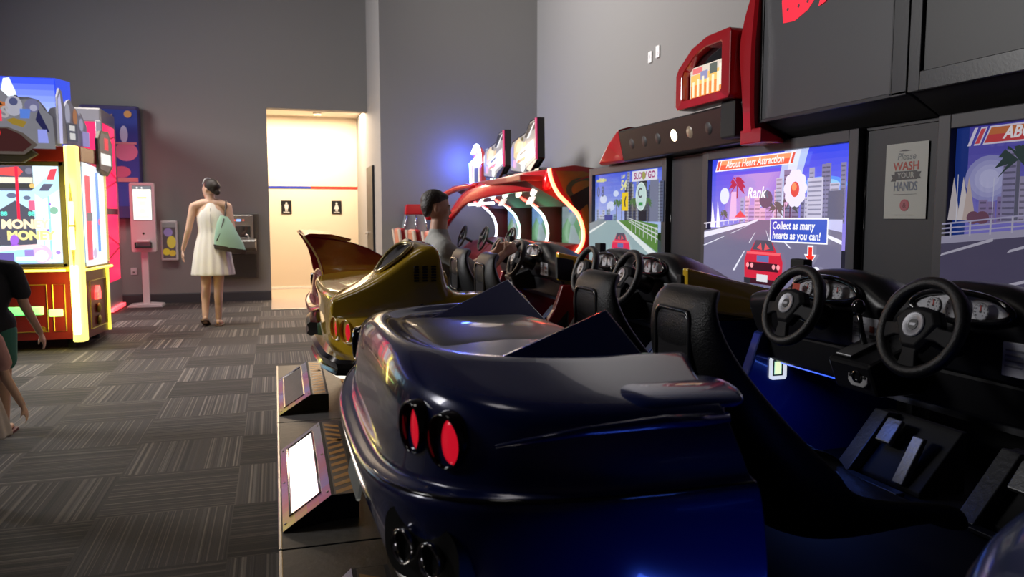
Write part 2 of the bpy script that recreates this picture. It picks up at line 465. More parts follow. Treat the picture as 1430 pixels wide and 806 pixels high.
def seat(car, Yc, sx=0.0, tall=0.0):
    path = [(0.995, 1.055, .095, .0), (0.965, 1.05, .115, .01), (0.95, 1.01, .125, .02), (0.955, .93, .15, .035), (0.985, .82, .19, .07), (1.02, .72, .215, .11), (1.06, .62, .235, .15), (1.12, .53, .24, .17), (1.22, .485, .24, .14), (1.36, .49, .235, .10), (1.50, .51, .23, .06), (1.60, .505, .225, .04), (1.63, .47, .21, .02)]
    rows = []
    for i, (x, z, hw, bol) in enumerate(path):
        x2, z2 = path[min(i + 1, len(path) - 1)][:2]; x1, z1 = path[max(i - 1, 0)][:2]
        tx, tz = x2 - x1, z2 - z1; l = math.hypot(tx, tz); nx, nz = -tz / l, tx / l
        r = []
        for k in range(13):
            t = -1 + k / 6; e = abs(t) ** 3 * bol
            r.append((x + nx * e + sx, Yc + hw * math.sin(t * PI / 2 * 0.98), z + nz * e + tall * max(0, (z - .5))))
        rows.append(r)
    m = M(); m.grid(rows)
    s = m.build('seat', LEATHER, car, sub=2, solid=0.035, thick_off=1)
    # padded headrest panel let into the back of the shell
    hp = M(); pr = rrect(0.075, 0.075, 0.02)
    hp.add([(0.922 + sx, Yc + a, 0.945 + b) for a, b in pr] + [(0.945 + sx + 0.02, Yc + a, 0.945 + b) for a, b in pr], [tuple(range(len(pr)))] + [(i, (i + 1) % len(pr), (i + 1) % len(pr) + len(pr), i + len(pr)) for i in range(len(pr))])
    hr = hp.build('back_panel', mat('smooth grey leather', (0.06, 0.058, 0.062), 0.2, bump=0.05, scale=120), s, bevel=0.004)
    rim = M(); pr = rrect(0.082, 0.083, 0.025); rim.tube([(0.922 + sx, Yc + a, 0.945 + b) for a, b in pr], 0.006, 6, closed=True)
    rim.build('piping', mat('satin black', (0.05, 0.05, 0.055), 0.2, coat=0.5), s, smooth=True)
    return s

def steering_wheel(car, x, y, z, tilt=20, dia=0.275, lab=None):
    r = dia / 2 - 0.010
    B = T(x, y, z) @ Ry(math.radians(-90 + tilt)) @ Rz(math.radians(-90))   # local z faces the driver
    m = M(); pts = []; rs = []
    for i in range(48):
        a = 2 * PI * i / 48
        g = 0.0035 * (math.exp(-((a - PI * .18) / .25) ** 2) + math.exp(-((a - PI * .82) / .25) ** 2))
        pts.append((r * math.cos(a), r * math.sin(a), 0)); rs.append(0.0175 + g)
    m.tube(pts, rs, 10, closed=True)
    w_ = m.xf(B).build('steering_wheel', LEATHER, car, smooth=True)
    h = M(); hub = [(-.055, .048), (0, .056), (.055, .048), (.078, .012), (.052, -.035), (.026, -.07), (-.026, -.07), (-.052, -.035), (-.078, .012)]
    h.add([(a, b, .012) for a, b in hub] + [(a * .8, b * .8, .026) for a, b in hub] + [(a, b, -.01) for a, b in hub],
          [tuple(range(9, 18))] + [(i, (i + 1) % 9, (i + 1) % 9 + 9, i + 9) for i in range(9)] + [(i, i + 18, (i + 1) % 9 + 18, (i + 1) % 9) for i in range(9)] + [tuple(range(26, 17, -1))])
    h.xf(B).build('hub', SATIN, w_, smooth='auto', bevel=0.003)
    for a in (-12, 192, 270):
        an = math.radians(a); c, s_ = math.cos(an), math.sin(an); q = M()
        wd = 0.026 if a == 270 else 0.021
        ring = [(0.04, 1.3, .014), (0.075, .9, .006), (r - .006, 1.25, .0)]
        vs = []
        for d_, k, hh in ring:
            for sg in (-1, 1):
                for up in (0.009, -0.006): vs.append((c * d_ - s_ * wd * k * sg, s_ * d_ + c * wd * k * sg, hh + up))
        fs = []
        for j in range(2):
            b_ = j * 4
            fs += [(b_, b_ + 2, b_ + 6, b_ + 4), (b_ + 1, b_ + 5, b_ + 7, b_ + 3), (b_, b_ + 4, b_ + 5, b_ + 1), (b_ + 2, b_ + 3, b_ + 7, b_ + 6)]
        fs += [(0, 1, 3, 2), (8, 10, 11, 9)]
        q.add(vs, fs).xf(B).build('spoke', SATIN, w_, bevel=0.004, smooth='auto')
    e = M(); e.lathe([(0.036, .024), (0.036, .029), (0.033, .031), (0.0205, .030), (0.0175, .0285), (0.001, .0285)], 28, B)
    em = e.build('emblem', mat('silver emblem', (0.40, 0.40, 0.43), 0.4, 0.4, bump=0.1, scale=200), w_, smooth='auto')
    k = M(); k.lathe([(0.0155, .0288), (0.0155, .0300), (0.001, .0300)], 24, B); k.box(-.009, .009, -.003, .003, .0301, .0312)
    k.xf(Matrix.Identity(4))
    k2 = M(); k2.lathe([(0.0155, .0288), (0.0155, .0300), (0.001, .0300)], 24, B); k2.build('emblem_centre', BLACK, w_)
    k3 = M(); k3.box(-.010, .010, -.0035, .0035, .0301, .0312); k3.xf(B).build('emblem_bar', mat('silver emblem'), w_)
    c_ = M(); c_.lathe([(0.03, -.012), (0.035, -.04), (0.045, -.14)], 20, B); c_.build('column', BLACK, w_, smooth='auto')
    return w_

def dashboard(car, Yc, wy, right=True):
    """padded dash with a hooded gauge cluster behind each wheel, shifter console between them"""
    hw = 0.74
    # top pad: humps over the clusters
    rows = []
    ys = [Yc - hw + 2 * hw * i / 40 for i in range(41)]
    def hump(y): return max(math.exp(-abs((y - wy[0]) / 0.215) ** 4), math.exp(-abs((y - wy[1]) / 0.215) ** 4))
    for (x, zb, hk, k) in ((1.885, .80, 0, 0), (1.845, .90, .01, 0), (1.83, .945, .065, 0), (1.84, .965, .085, 0), (1.90, .975, .09, 0), (2.02, .955, .07, 0), (2.18, .91, .03, 0), (2.3, .84, 0, 0)):
        rows.append([(x + (0.0), y, zb + hk * hump(y) - 0.03 * (abs(y - Yc) / hw) ** 4) for y in ys])
    m = M(); m.grid(rows)
    d = m.build('dashboard', BLACK, car, sub=1, solid=0.015, thick_off=1)
    body = M(); body.prism([(1.88, .80), (1.90, .68), (2.1, .60), (2.3, .60), (2.3, .83), (1.95, .86)], 'y', Yc - hw + .02, Yc + hw - .02)
    body.build('lower_dashboard', BLACK, d, bevel=0.01)
    for k, y in enumerate(wy):
        # gauge cluster: lens shaped silver face under the hood
        a_ = [(y + 0.165 * math.cos(2 * PI * i / 32), 0.995 + (0.048 if math.sin(2 * PI * i / 32) > 0 else 0.030) * math.sin(2 * PI * i / 32)) for i in range(32)]
        g = M(); n = 32
        g.add([(1.812 - 0.10 * (q[1] - 1.0) * -1, q[0], q[1]) for q in a_] + [(1.85, q[0], q[1]) for q in a_], [tuple(range(n))] + [(i, (i + 1) % n, (i + 1) % n + n, i + n) for i in range(n)])
        cl_ = g.build('gauge_cluster', mat('silver gauge face', (0.62, 0.62, 0.66), 0.4, 0.1, bump=0.1, scale=120), d, smooth='auto')
        hd = M(); hd.tube([(1.806 + 0.1 * (q[1] - 1.0), q[0], q[1]) for q in a_], 0.009, 8, closed=True); hd.build('cluster_hood', BLACKG, d, smooth=True)
        p = Pic((1.808, y, 0.998), (0, -1, 0), (0.1, 0, 1))
        for gx, gr in ((-.085, .024), (0.0, .036), (.085, .024)):
            p.disc(gx, 0, gr, (.35, .35, .37)).disc(gx, 0, gr * .9, (.8, .8, .85))
            p.disc(gx, 0, gr * .18, (.03, .03, .03)); p.rect(gx - .002, 0, gx + .002, gr * .7, (.7, .05, .03))
            for q in range(9):
                an = math.radians(220 - q * 32.5); p.rect(gx + gr * .72 * math.cos(an) - .0018, gr * .72 * math.sin(an) - .0018, gx + gr * .72 * math.cos(an) + .0018, gr * .72 * math.sin(an) + .0018, (.05, .05, .05))
        if k == 1: p.rect(-.14, -.012, -.10, .012, (.9, .1, .05))
        p.build('dials', PRINT, cl_)
    # instruction card beside each wheel, below the cluster
    for y, w_ in ((wy[0] - 0.205, 0.10), (wy[1] - .19, 0.085)):
        c = M(); c.box(1.822, 1.834, y - w_ * .75, y + w_ * .75, .835, .925)
        cd = c.build('instruction_card', mat('pale card', (0.60, 0.60, 0.66), 0.4, bump=0.02, scale=60), d, bevel=0.002)
        p = Pic((1.8215, y, .880), (0, -1, 0), (0, 0, 1)); s_ = w_ / 0.11
        p.rect(.02 * s_, -.03, .075 * s_, -.008, (.10, .10, .12)).rect(.02 * s_, .0, .045 * s_, .02, (.5, .12, .08)).rect(.05 * s_, .002, .072 * s_, .018, (.15, .15, .2))
        for q in range(4): p.rect(-.07 * s_, .022 - q * .014, (-.01 - .01 * (q % 2)) * s_, .027 - q * .014, (.3, .3, .35))
        p.build('print', PRINT, cd)
    # console between the seats: gate, shifter, start button, key barrel
    cy = (wy[0] + wy[1]) / 2
    c = M(); c.prism([(1.70, .80), (1.86, .86), (1.90, .93), (1.98, .95), (1.98, .70), (1.74, .70)], 'y', cy - .07, cy + .12)
    cs = c.build('centre_console', BLACK, car, bevel=0.012)
    g = M(); g.prism([(1.71, .812), (1.83, .857), (1.83, .864), (1.71, .819)], 'y', cy + .02, cy + .09); g.build('shift_gate', mat('worn silver', (0.32, 0.32, 0.33), 0.35, 0.8, bump=0.1, scale=80), cs, bevel=0.002)
    l = M(); l.tube([(1.79, cy + .055, .84), (1.775, cy + .055, .90), (1.765, cy + .055, .945)], [.012, .008, .008], 8); l.ell((1.762, cy + .055, .965), (.022, .022, .026)); l.build('shift_lever', BLACKG, cs, smooth=True)
    bt = M(); bt.prism([(1.862, .868), (1.897, .926), (1.892, .930), (1.857, .872)], 'y', cy - .06, cy + .02)
    bp_ = bt.build('button_panel', mat('brown panel', (0.06, 0.03, 0.02), 0.3, bump=0.02, scale=50), cs)
    p = Pic((1.874, cy - .02, .899), (0, -1, 0), (.52, 0, .86)); YL = (.85, .55, .05)
    p.disc(0, -.008, .017, YL).disc(0, -.008, .012, (.4, .2, .02)).disc(0, -.008, .007, YL).disc(.012, .018, .012, YL, ry=.006)
    p.build('start_button', PRINT, bp_)
    k = M(); B = T(1.72, cy - .005, .755) @ Ry(-PI / 2)
    oc = [(.042, .018), (.042, -.018), (.026, -.032), (-.026, -.032), (-.042, -.018), (-.042, .018), (-.026, .032), (.026, .032)]
    k.add([(1.715, cy - .005 + a, .758 + b) for a, b in oc] + [(1.76, cy - .005 + a, .758 + b) for a, b in oc], [tuple(range(8)), tuple(range(15, 7, -1))] + [(i, i + 8, (i + 1) % 8 + 8, (i + 1) % 8) for i in range(8)])
    kp = k.build('key_plate', mat('bright plate', (0.7, 0.7, 0.72), 0.35, 0.3, bump=0.08, scale=90), cs, bevel=0.003)
    q = M(); q.lathe([(.019, 0), (.019, .006), (.015, .008), (.013, .002), (.001, .002)], 24, T(1.715, cy - .005, .758) @ Ry(-PI / 2)); q.build('key_barrel', BLACKG, kp, smooth='auto')
    for s_ in (-1, 1):
        q = M(); q.lathe([(.005, 0), (.005, .003), (.001, .004)], 12, T(1.715, cy - .005 + s_ * .031, .758) @ Ry(-PI / 2)); q.build('screw', BLACKM, kp)
    # small camera on top of the dash
    q = M(); q.box(1.84, 1.88, wy[1] + .155, wy[1] + .235, 1.045, 1.095); q.build('camera', BLACKM, d, bevel=0.006)
    q = M(); q.prism([(1.84, .98), (1.90, .98), (1.875, 1.05), (1.845, 1.05)], 'y', wy[1] + .175, wy[1] + .215); q.build('camera_bracket', mat('pale grey plastic', (.4, .4, .42), .4), d)
    return d

def pedals(car, y):
    b = M(); b.prism([(2.10, .30), (2.28, .50), (2.30, .50), (2.30, .28), (2.10, .28)], 'y', y - .16, y + .2); pb = b.build('pedal_box', BLACKM, car, bevel=0.005)
    q = M(); q.prism([(2.04, .30), (2.10, .30), (2.27, .50), (2.22, .51)], 'y', y + .12, y + .19); q.build('foot_rest', mat('scuffed dark metal', (.10, .10, .105), .4, .6, bump=.15, scale=60), pb, bevel=.004)
    q = M(); q.prism([(2.14, .42), (2.20, .50), (2.215, .49), (2.155, .405)], 'y', y + .03, y + .10)
    br = q.build('brake_pedal', mat('grey metal pedal', (.22, .22, .22), .4, .8, bump=.1, scale=90), pb, bevel=.004)
    q = M(); q.tube([(2.18, y + .065, .45), (2.22, y + .065, .33)], .008); q.build('pedal_arm', BLACK, br, smooth=True)
    q = M(); q.prism([(2.08, .31), (2.17, .47), (2.19, .465), (2.11, .305)], 'y', y - .10, y - .05); q.build('accelerator_pedal', mat('grey metal pedal'), pb, bevel=.004)
    q = M(); q.box(2.02, 2.06, y - .14, y + .12, .285, .30); q.build('kick_plate', mat('scuffed dark metal'), pb, bevel=.003)
# ------------------------------------------------------------------ screen cabinets along the right wall
SCRW, SCRH = 1.24, 0.93
def screen_cabinet(yc, label, painter):
    t = thing('screen_cabinet', label, 'arcade screen', (2.95, yc, 0), group='tall screens of the racing cabinets')
    m = M()
    fo, top, x0 = .685, 1.66, 2.60
    m.box(x0, 2.66, yc - fo, yc - .622, .62, top); m.box(x0, 2.66, yc + .622, yc + fo, .62, top)
    m.box(x0, 2.66, yc - .622, yc + .622, 1.602, top); m.box(x0, 2.66, yc - .622, yc + .622, .62, .672)
    m.build('screen_frame', FRAMEG, t, bevel=0.004)
    M().box(2.661, 3.3, yc - fo, yc + fo, .04, 1.655).build('housing', DGREY, t, bevel=0.006)
    s = M().box(2.632, 2.66, yc - .622, yc + .622, .672, 1.602).build('screen', BLACKG, t)
    p = Pic((2.6315, yc, 1.137), (0, -1, 0), (0, 0, 1), 0.0002)
    painter(p)
    p.build('screen_image', picmat('glowing screen artwork ' + str(round(yc, 1)), painter.st, .12, .1), s)
    M().box(2.60, 3.3, yc - fo + .02, yc + fo - .02, .04, .615).build('cabinet_base', BLACKM, t, bevel=.01)
    return t
W1 = (.9, .9, .95)
def city(p, x0, x1, yb, hs, cols, seed):
    r = random.Random(seed); x = x0
    while x < x1:
        w_ = r.uniform(.03, .07); h = r.uniform(*hs); c = cols[r.randrange(len(cols))]
        p.rect(x, yb, x + w_, yb + h, c)
        d = tuple(q * .5 for q in c)
        for k in range(int(h / .022)): p.rect(x + .006, yb + .008 + k * .022, x + w_ - .006, yb + .016 + k * .022, d)
        x += w_ * r.uniform(.8, 1.3)
def palmtree(p, x, y0, y1, tr, lf, s=1.0):
    p.rect(x - .006 * s, y0, x + .006 * s, y1, tr)
    for k in range(9):
        a = math.radians(-30 + k * 30); L = .075 * s
        c, s_ = math.cos(a), math.sin(a)
        p.poly([(x, y1), (x + L * .55 * c - .016 * s * s_, y1 + L * .5 * s_ + .016 * s * abs(c)), (x + L * c, y1 + L * s_ * .8 - .02 * s), (x + L * .5 * c + .012 * s * s_, y1 + L * .45 * s_ - .012 * s * abs(c))], lf)
def lanes(p, vp, marks, c, w0=.012):
    for (ex, ey, t0, t1) in marks:
        a = (vp[0] + (ex - vp[0]) * t0, vp[1] + (ey - vp[1]) * t0); b = (vp[0] + (ex - vp[0]) * t1, vp[1] + (ey - vp[1]) * t1)
        p.poly([(a[0] - w0 * t0, a[1]), (a[0] + w0 * t0, a[1]), (b[0] + w0 * t1 * 1.6, b[1]), (b[0] - w0 * t1 * 1.6, b[1])], c)
def clip(v, lo, hi): return max(lo, min(hi, v))
def hero_car(p, x, y, s, body=(.62, .02, .05), dark=(.05, .01, .02)):
    q = lambda pts, c: p.poly([(x + a * s, y + b * s) for a, b in pts], c)
    q([(-.17, -.10), (.17, -.10), (.175, .0), (.15, .05), (-.15, .05), (-.175, .0)], body)
    q([(-.13, .04), (.13, .04), (.08, .105), (-.08, .105)], body)
    q([(-.10, .06), (.10, .06), (.07, .115), (-.07, .115)], (.08, .08, .12))
    q([(-.06, .07), (-.02, .10), (-.01, .06)], (.75, .1, .12)); q([(.06, .07), (.02, .10), (.01, .06)], (.75, .1, .12))
    q([(-.15, .035), (.15, .035), (.155, .05), (-.155, .05)], (.9, .12, .15))
    q([(-.14, -.055), (.14, -.055), (.13, -.01), (-.13, -.01)], dark)
    q([(-.055, -.005), (.055, -.005), (.055, .03), (-.055, .03)], (.12, .16, .4))
    for sx in (-1, 1):
        for k in (.10, .14): p.disc(x + sx * k * s, y - .028 * s, .014 * s, (1, .35, .4))
    q([(-.165, -.13), (.165, -.13), (.165, -.10), (-.165, -.10)], dark)
    q([(-.05, -.115), (.05, -.115), (.05, -.075), (-.05, -.075)], (.7, .7, .75))
    q([(-.17, -.14), (-.11, -.14), (-.11, -.10), (-.17, -.10)], (.03, .03, .04)); q([(.17, -.14), (.11, -.14), (.11, -.10), (.17, -.10)], (.03, .03, .04))
def scene_a(p):   # third screen: sunny harbour road, flower, message box
    w_, h = SCRW / 2, SCRH / 2
    p.grad(-w_, -.05, w_, h, (.32, .26, .72), (.03, .06, .80), 16)
    for i in range(6): p.poly([(-.50 + i * .02, .1), (-.1 - i * .02, .1), (.15 - i * .03, .36), (-.38 + i * .03, .36)], (.30 + i * .03, .20 + i * .02, .72))
    p.poly([(.0, .10), (.16, .10), (.30, h), (.10, h)], (.45, .55, .85)); p.poly([(.05, .10), (.12, .10), (.24, h), (.16, h)], (.7, .75, .95))
    for r_, c in ((.17, (.12, .3, .95)), (.12, (.3, .6, 1.0)), (.06, (.8, .95, 1.0))): p.disc(.42, .27, r_, c, ry=r_ * .28)
    p.disc(-.47, .24, .05, (.75, .8, 1.0)); p.disc(-.10, .20, .03, (.6, .8, 1.0))
    city(p, -.30, .05, .08, (.06, .22), [(.55, .35, .70), (.42, .38, .62), (.75, .45, .65)], 3)
    city(p, .05, .62, .08, (.08, .30), [(.22, .2, .35), (.35, .33, .5), (.5, .47, .65)], 5)
    p.rect(.34, .09, .46, .31, (.55, .52, .68))
    for k in range(9): p.rect(.35, .10 + k * .023, .45, .108 + k * .023, (.25, .24, .36))
    p.rect(.50, .09, .61, .24, (.10, .10, .18))
    for x in (-.56, -.50): p.poly([(x, .05), (x + .05, .05), (x + .012, .21)], (.95, .93, 1.0))
    p.poly([(-.36, .09), (-.28, .09), (-.29, .26), (-.34, .26)], (.80, .50, .80))
    palmtree(p, -.28, .22, .30, (.35, .05, .1), (.42, .03, .08), 1.15)
    palmtree(p, -.41, .08, .13, (.1, .05, .1), (.12, .12, .1), .6); palmtree(p, .1, .09, .16, (.1, .05, .1), (.10, .12, .12), .9); palmtree(p, .22, .09, .18, (.1, .05, .1), (.08, .09, .10), 1.0)
    p.disc(.01, .21, .06, (.10, .10, .16), ry=.05)
    p.poly([(-.29, .11), (-.17, .11), (-.23, .15)], (.8, .08, .1)); p.rect(-.235, .07, -.228, .12, (.8, .08, .1))
    p.poly([(-w_, -.465), (w_, -.465), (w_, .075), (.05, .095), (-.08, .095), (-w_, .03)], (.17, .16, .26))
    p.poly([(-w_, .02), (-.14, .085), (-.06, .10), (-.06, .09), (-.14, .068), (-w_, -.015)], (.80, .78, .95))
    p.poly([(w_, .10), (.5, .10), (.05, .10), (.3, .085), (w_, .04)], (.55, .55, .85)); p.poly([(w_, -.02), (.45, .03), (.05, .095), (.45, .045), (w_, .0)], (.85, .85, 1.0))
    for k in range(9): p.rect(-.60 + k * .05, .045 + k * .005, -.594 + k * .05, .075 + k * .004, (.7, .65, .8))
    p.poly([(-w_, .07), (-.15, .105), (-.15, .11), (-w_, .077)], (.85, .8, .95))
    lanes(p, (-.01, .10), [(-.9, -.14, .15, .35), (-.9, -.14, .42, .68), (-.55, -.5, .12, .22), (-.55, -.5, .3, .5), (.28, -.40, .12, .25), (.28, -.4, .34, .6), (.62, -.28, .2, .4), (-.2, -.5, .2, .32)], (.82, .82, .95))
    p.poly([(-.20, -.465), (.05, -.05), (.08, -.05), (-.10, -.465)], (.13, .12, .22))
    p.poly([(-.50, .385), (.235, .388), (.262, .452), (-.472, .452)], W1)
    for a, b, c in ((-.488, -.462, (.75, .10, .06)), (.218, .238, (.75, .10, .06))): p.poly([(a, .392), (b, .392), (b + .022, .446), (a + .022, .446)], c)
    p.poly([(-.452, .392), (.205, .392), (.228, .446), (-.430, .446)], (.85, .13, .06)); p.poly([(-.44, .42), (.215, .42), (.228, .446), (-.430, .446)], (.9, .35, .15))
    p.text('About Heart Attraction', -.11, .420, .058, (1, .95, .9), .3, .001, .98)
    for k in range(10):
        a = 2 * PI * k / 10; p.disc(.268 + .062 * math.cos(a), .26 + .068 * math.sin(a), .032, (.85, .80, 1.0))
    p.disc(.268, .26, .07, (.85, .80, 1.0)); p.disc(.268, .255, .035, (.75, .08, .06), ry=.04); p.disc(.262, .268, .02, (.9, .3, .12))
    p.poly([(.20, .16), (.215, .19), (.19, .19)], (.9, .5, .8)); p.rect(.185, .09, .19, .19, (.9, .5, .8))
    p.text('Rank', -.07, .245, .085, (.95, .95, 1.0), .25, .002)
    p.rect(.068, -.022, .532, .108, W1).rect(.076, -.014, .524, .100, (.035, .09, .55))
    p.text('Collect as many', .26, .066, .056, W1, .12, .0015, .95); p.text('hearts as you can!', .285, .014, .056, W1, .12, .0015, .95)
    p.poly([(.385, -.075), (.385, -.03), (.43, -.03), (.43, -.075), (.455, -.075), (.408, -.13), (.36, -.075)], W1).poly([(.393, -.083), (.393, -.038), (.422, -.038), (.422, -.083), (.442, -.083), (.408, -.120), (.373, -.083)], (.85, .03, .02))
    hero_car(p, .014, -.13, 1.0)
    p.disc(.46, -.17, .035, (.9, .9, 1.0))
scene_a.st = 1.05
def scene_b(p):   # second screen: street race
    w_, h = SCRW / 2, SCRH / 2
    p.grad(-w_, .0, w_, h, (.45, .55, .85), (.05, .10, .72), 14)
    for x, y, r_ in ((-.45, .26, .07), (-.3, .2, .08), (-.2, .3, .05), (-.05, .24, .06)): p.disc(x, y, r_, (.6, .68, .92), ry=r_ * .5)
    city(p, -.58, -.2, .06, (.03, .12), [(.3, .35, .5), (.45, .5, .65), (.2, .3, .4)], 8)
    city(p, -.02, .62, .08, (.12, .38), [(.10, .12, .20), (.3, .33, .42), (.05, .06, .12)], 12)
    p.rect(.30, .08, .42, .40, (.02, .02, .03)).rect(.47, .08, .60, .38, (.18, .2, .3))
    for x in (-.1, .0, .2, .26, .46): palmtree(p, x, .06, .22, (.12, .10, .08), (.08, .18, .06), .8)
    p.poly([(-w_, -.465), (w_, -.465), (w_, -.12), (.10, .07), (-.22, .09), (-.30, .08), (-w_, .02)], (.30, .42, .45))
    p.poly([(-w_, .0), (-.28, .07), (-.24, .10), (-.42, .09), (-w_, .06)], (.22, .28, .33)); p.poly([(-w_, -.03), (-.28, .068), (-.28, .078), (-w_, -.008)], (.8, .85, .85))
    p.poly([(-.05, .085), (w_, -.14), (w_, .06), (.25, .09)], (.10, .24, .05)); p.poly([(-.08, .085), (w_, -.21), (w_, -.15), (-.04, .088)], (.75, .82, .82))
    for k in range(3): p.poly([(.15, .10 - k * .012), (w_, .02 - k * .035), (w_, .03 - k * .035), (.15, .106 - k * .012)], (.6, .65, .65))
    for k in range(7): p.rect(.2 + k * .065, .0 - k * .012, .208 + k * .065, .09 - k * .008, (.6, .65, .65))
    p.poly([(-.2, -.1), (-.45, -.465), (-.35, -.465)], (.42, .52, .54)); p.poly([(.1, .0), (.5, -.465), (.3, -.465)], (.38, .48, .5))
    p.rect(-.3, .085, -.14, .13, (.05, .06, .3))
    p.rect(.03, .16, .14, .30, (.85, .6, .02)).poly([(.08, .19), (.10, .19), (.09, .23), (.11, .27), (.09, .27), (.07, .23)], (.05, .05, .05))
    p.disc(.356, .262, .088, (.75, .88, .85), ry=.105).disc(.356, .262, .080, (.55, .72, .70), ry=.096)
    p.text('C', .34, .285, .10, (.1, .1, .12), 0, .002); p.rect(.32, .195, .385, .22, (.05, .3, .08))
    p.text('54', .055, .352, .105, (.75, .75, .35), .15, .003); p.text('0 8', -.38, .315, .11, (.10, .13, .25), 0, .004)
    for x in (-.40, -.30): p.rect(x - .06, .40, x + .03, .42, (.55, .55, .2))
    p.text('TIME', -.36, .41, .045, (.75, .75, .3), .1, .001); p.text('LAP', .05, .42, .04, (.75, .75, .3), .1, .001)
    p.rect(.21, .375, .61, .452, (.75, .75, .85)); p.text('SLOW GO', .41, .413, .066, (.35, .05, .2), 0, .002, 1.1); p.disc(.40, .413, .03, (.35, .35, .1))
    hero_car(p, .02, -.12, .95, (.75, .03, .10), (.2, .01, .03))
scene_b.st = 0.85
def scene_c(p):   # nearest screen, dimmer
    w_, h = SCRW / 2, SCRH / 2
    p.grad(-w_, -.05, w_, h, (.20, .18, .55), (.06, .05, .35), 14)
    p.rect(-w_, -.05, -.56, h, (.01, .03, .20))
    for i in range(4): p.disc(-.46, .26, .11 - i * .022, (.24 + i * .06, .24 + i * .06, .50 + i * .05), ry=.09 - i * .018)
    city(p, -.50, -.36, .09, (.08, .17), [(.25, .16, .35), (.2, .15, .32)], 4)
    city(p, -.40, .62, .09, (.15, .30), [(.16, .15, .28), (.22, .2, .35), (.28, .25, .38)], 6)
    for x, c in ((-.60, (.45, .40, .42)), (-.555, (.55, .5, .52)), (-.53, (.45, .36, .34))): p.poly([(x, .10), (x + .06, .10), (x + .022, .27)], c)
    p.rect(-.56, .09, -.557, .28, (.6, .6, .7))
    for x in (-.44, -.48): p.disc(x, .11, .03, (.14, .06, .10), ry=.025)
    palmtree(p, -.30, .1, .32, (.1, .1, .15), (.03, .05, .05), 1.3); palmtree(p, .2, .1, .34, (.1, .1, .15), (.03, .05, .05), 1.3)
    p.rect(-.395, .10, -.392, .26, (.5, .5, .65))
    p.poly([(-w_, -.465), (w_, -.465), (w_, .12), (-w_, .01)], (.075, .065, .12))
    p.poly([(-w_, .005), (w_, .13), (w_, .15), (-w_, .035)], (.32, .3, .42))
    for k in range(3): p.poly([(-w_, .045 + k * .018), (w_, .16 + k * .02), (w_, .165 + k * .02), (-w_, .051 + k * .018)], (.35, .33, .5))
    for k in range(14): p.rect(-.58 + k * .09, .03 + k * .008, -.572 + k * .09, .085 + k * .010, (.4, .38, .5))
    for a, b, t in ((-.62, -.045, .24), (-.40, -.17, .16), (.0, -.1, .3), (-.32, -.02, .12)): p.poly([(a, b), (a + .01, b + .012), (a + t, b + .012 + t * .28), (a + t, b + t * .28)], (.42, .4, .5))
    for a, b in ((-.515, -.50), (-.486, -.458)): p.poly([(a, .385), (b, .385), (b + .03, .452), (a + .03, .452)], (.6, .55, .7)); p.poly([(a + .005, .391), (b - .004, .391), (b + .022, .446), (a + .031, .446)], (.55, .06, .08)) if b > -.49 else None
    p.poly([(-.447, .385), (.4, .385), (.43, .452), (-.417, .452)], (.6, .55, .7)).poly([(-.44, .391), (.395, .391), (.42, .446), (-.412, .446)], (.50, .05, .06)).poly([(-.425, .42), (.405, .42), (.42, .446), (-.412, .446)], (.48, .14, .05))
    p.text('ABOUT HEART ATTRACTION', .02, .420, .060, (.75, .7, .75), .3, .002, .95)
scene_c.st = 0.62
screen_cabinet(1.87, 'grey framed game screen nearest the camera, dim blue city road at the right edge', scene_c)
screen_cabinet(3.69, 'grey framed game screen showing a red car and a blue message box', scene_a)
screen_cabinet(5.54, 'grey framed game screen farthest away, bright grey road and green verge', scene_b)

def filler(yc, label, w_=.235):
    t = M().box(2.64, 3.25, yc - w_, yc + w_, .04, 1.66).build('filler_panel', DGREY, bevel=.004, label=label, cat='panel', group='dark panels between the screens')
    q = M(); q.tube([(2.637, yc - w_ + .012, .7), (2.637, yc - w_ + .012, 1.645), (2.637, yc + w_ - .012, 1.645), (2.637, yc + w_ - .012, .7)], .003, 6); q.build('edge_bead', BLACKG, t, smooth=True)
    return t
filler(2.78, 'dark grey panel between the nearest two screens, carrying a paper notice', .222)
filler(4.615, 'plain dark grey panel between the two farther screens', .237)
# paper notice: PLEASE WASH YOUR HANDS
nt_ = M().box(2.6325, 2.6335, 2.628, 2.864, 1.242, 1.57).build('paper_notice', mat('white paper', (.50, .50, .46), .5, bump=.03, scale=15), label='white wash your hands notice taped to the dark panel', cat='notice', loc=(2.633, 2.746, 1.242))
p = Pic((2.6322, 2.746, 1.406), (0, -1, 0), (0, 0, 1), .0001); DK = (.10, .10, .10); RD = (.55, .09, .06)
p.poly([(-.045, .130), (-.01, .136), (.03, .130), (.0, .128)], DK)
p.text('Please', 0, .105, .042, (.25, .27, .27), .2, .0005).text('WASH', 0, .063, .05, RD, 0, .0012)
p.poly([(-.085, .0), (-.055, .0), (-.055, .030), (-.085, .030), (-.074, .015)], DK).poly([(.085, .008), (.055, .008), (.055, .038), (.085, .038), (.074, .022)], DK)
p.rect(-.063, .006, .063, .043, DK).text('YOUR', 0, .024, .034, (.5, .5, .47), 0, .0008)
p.text('HANDS', 0, -.025, .055, (.22, .25, .32), 0, .001, .72)
p.rect(-.065, -.0585, .065, -.057, DK)
p.disc(0, -.105, .026, (.60, .10, .14)).disc(-.002, -.105, .022, (.55, .16, .2), n=6).text('&', 0, -.106, .03, (.25, .05, .07), 0, .001)
p.rect(-.055, -.149, .055, -.1475, DK)
p.build('notice_print', PRINT, nt_)

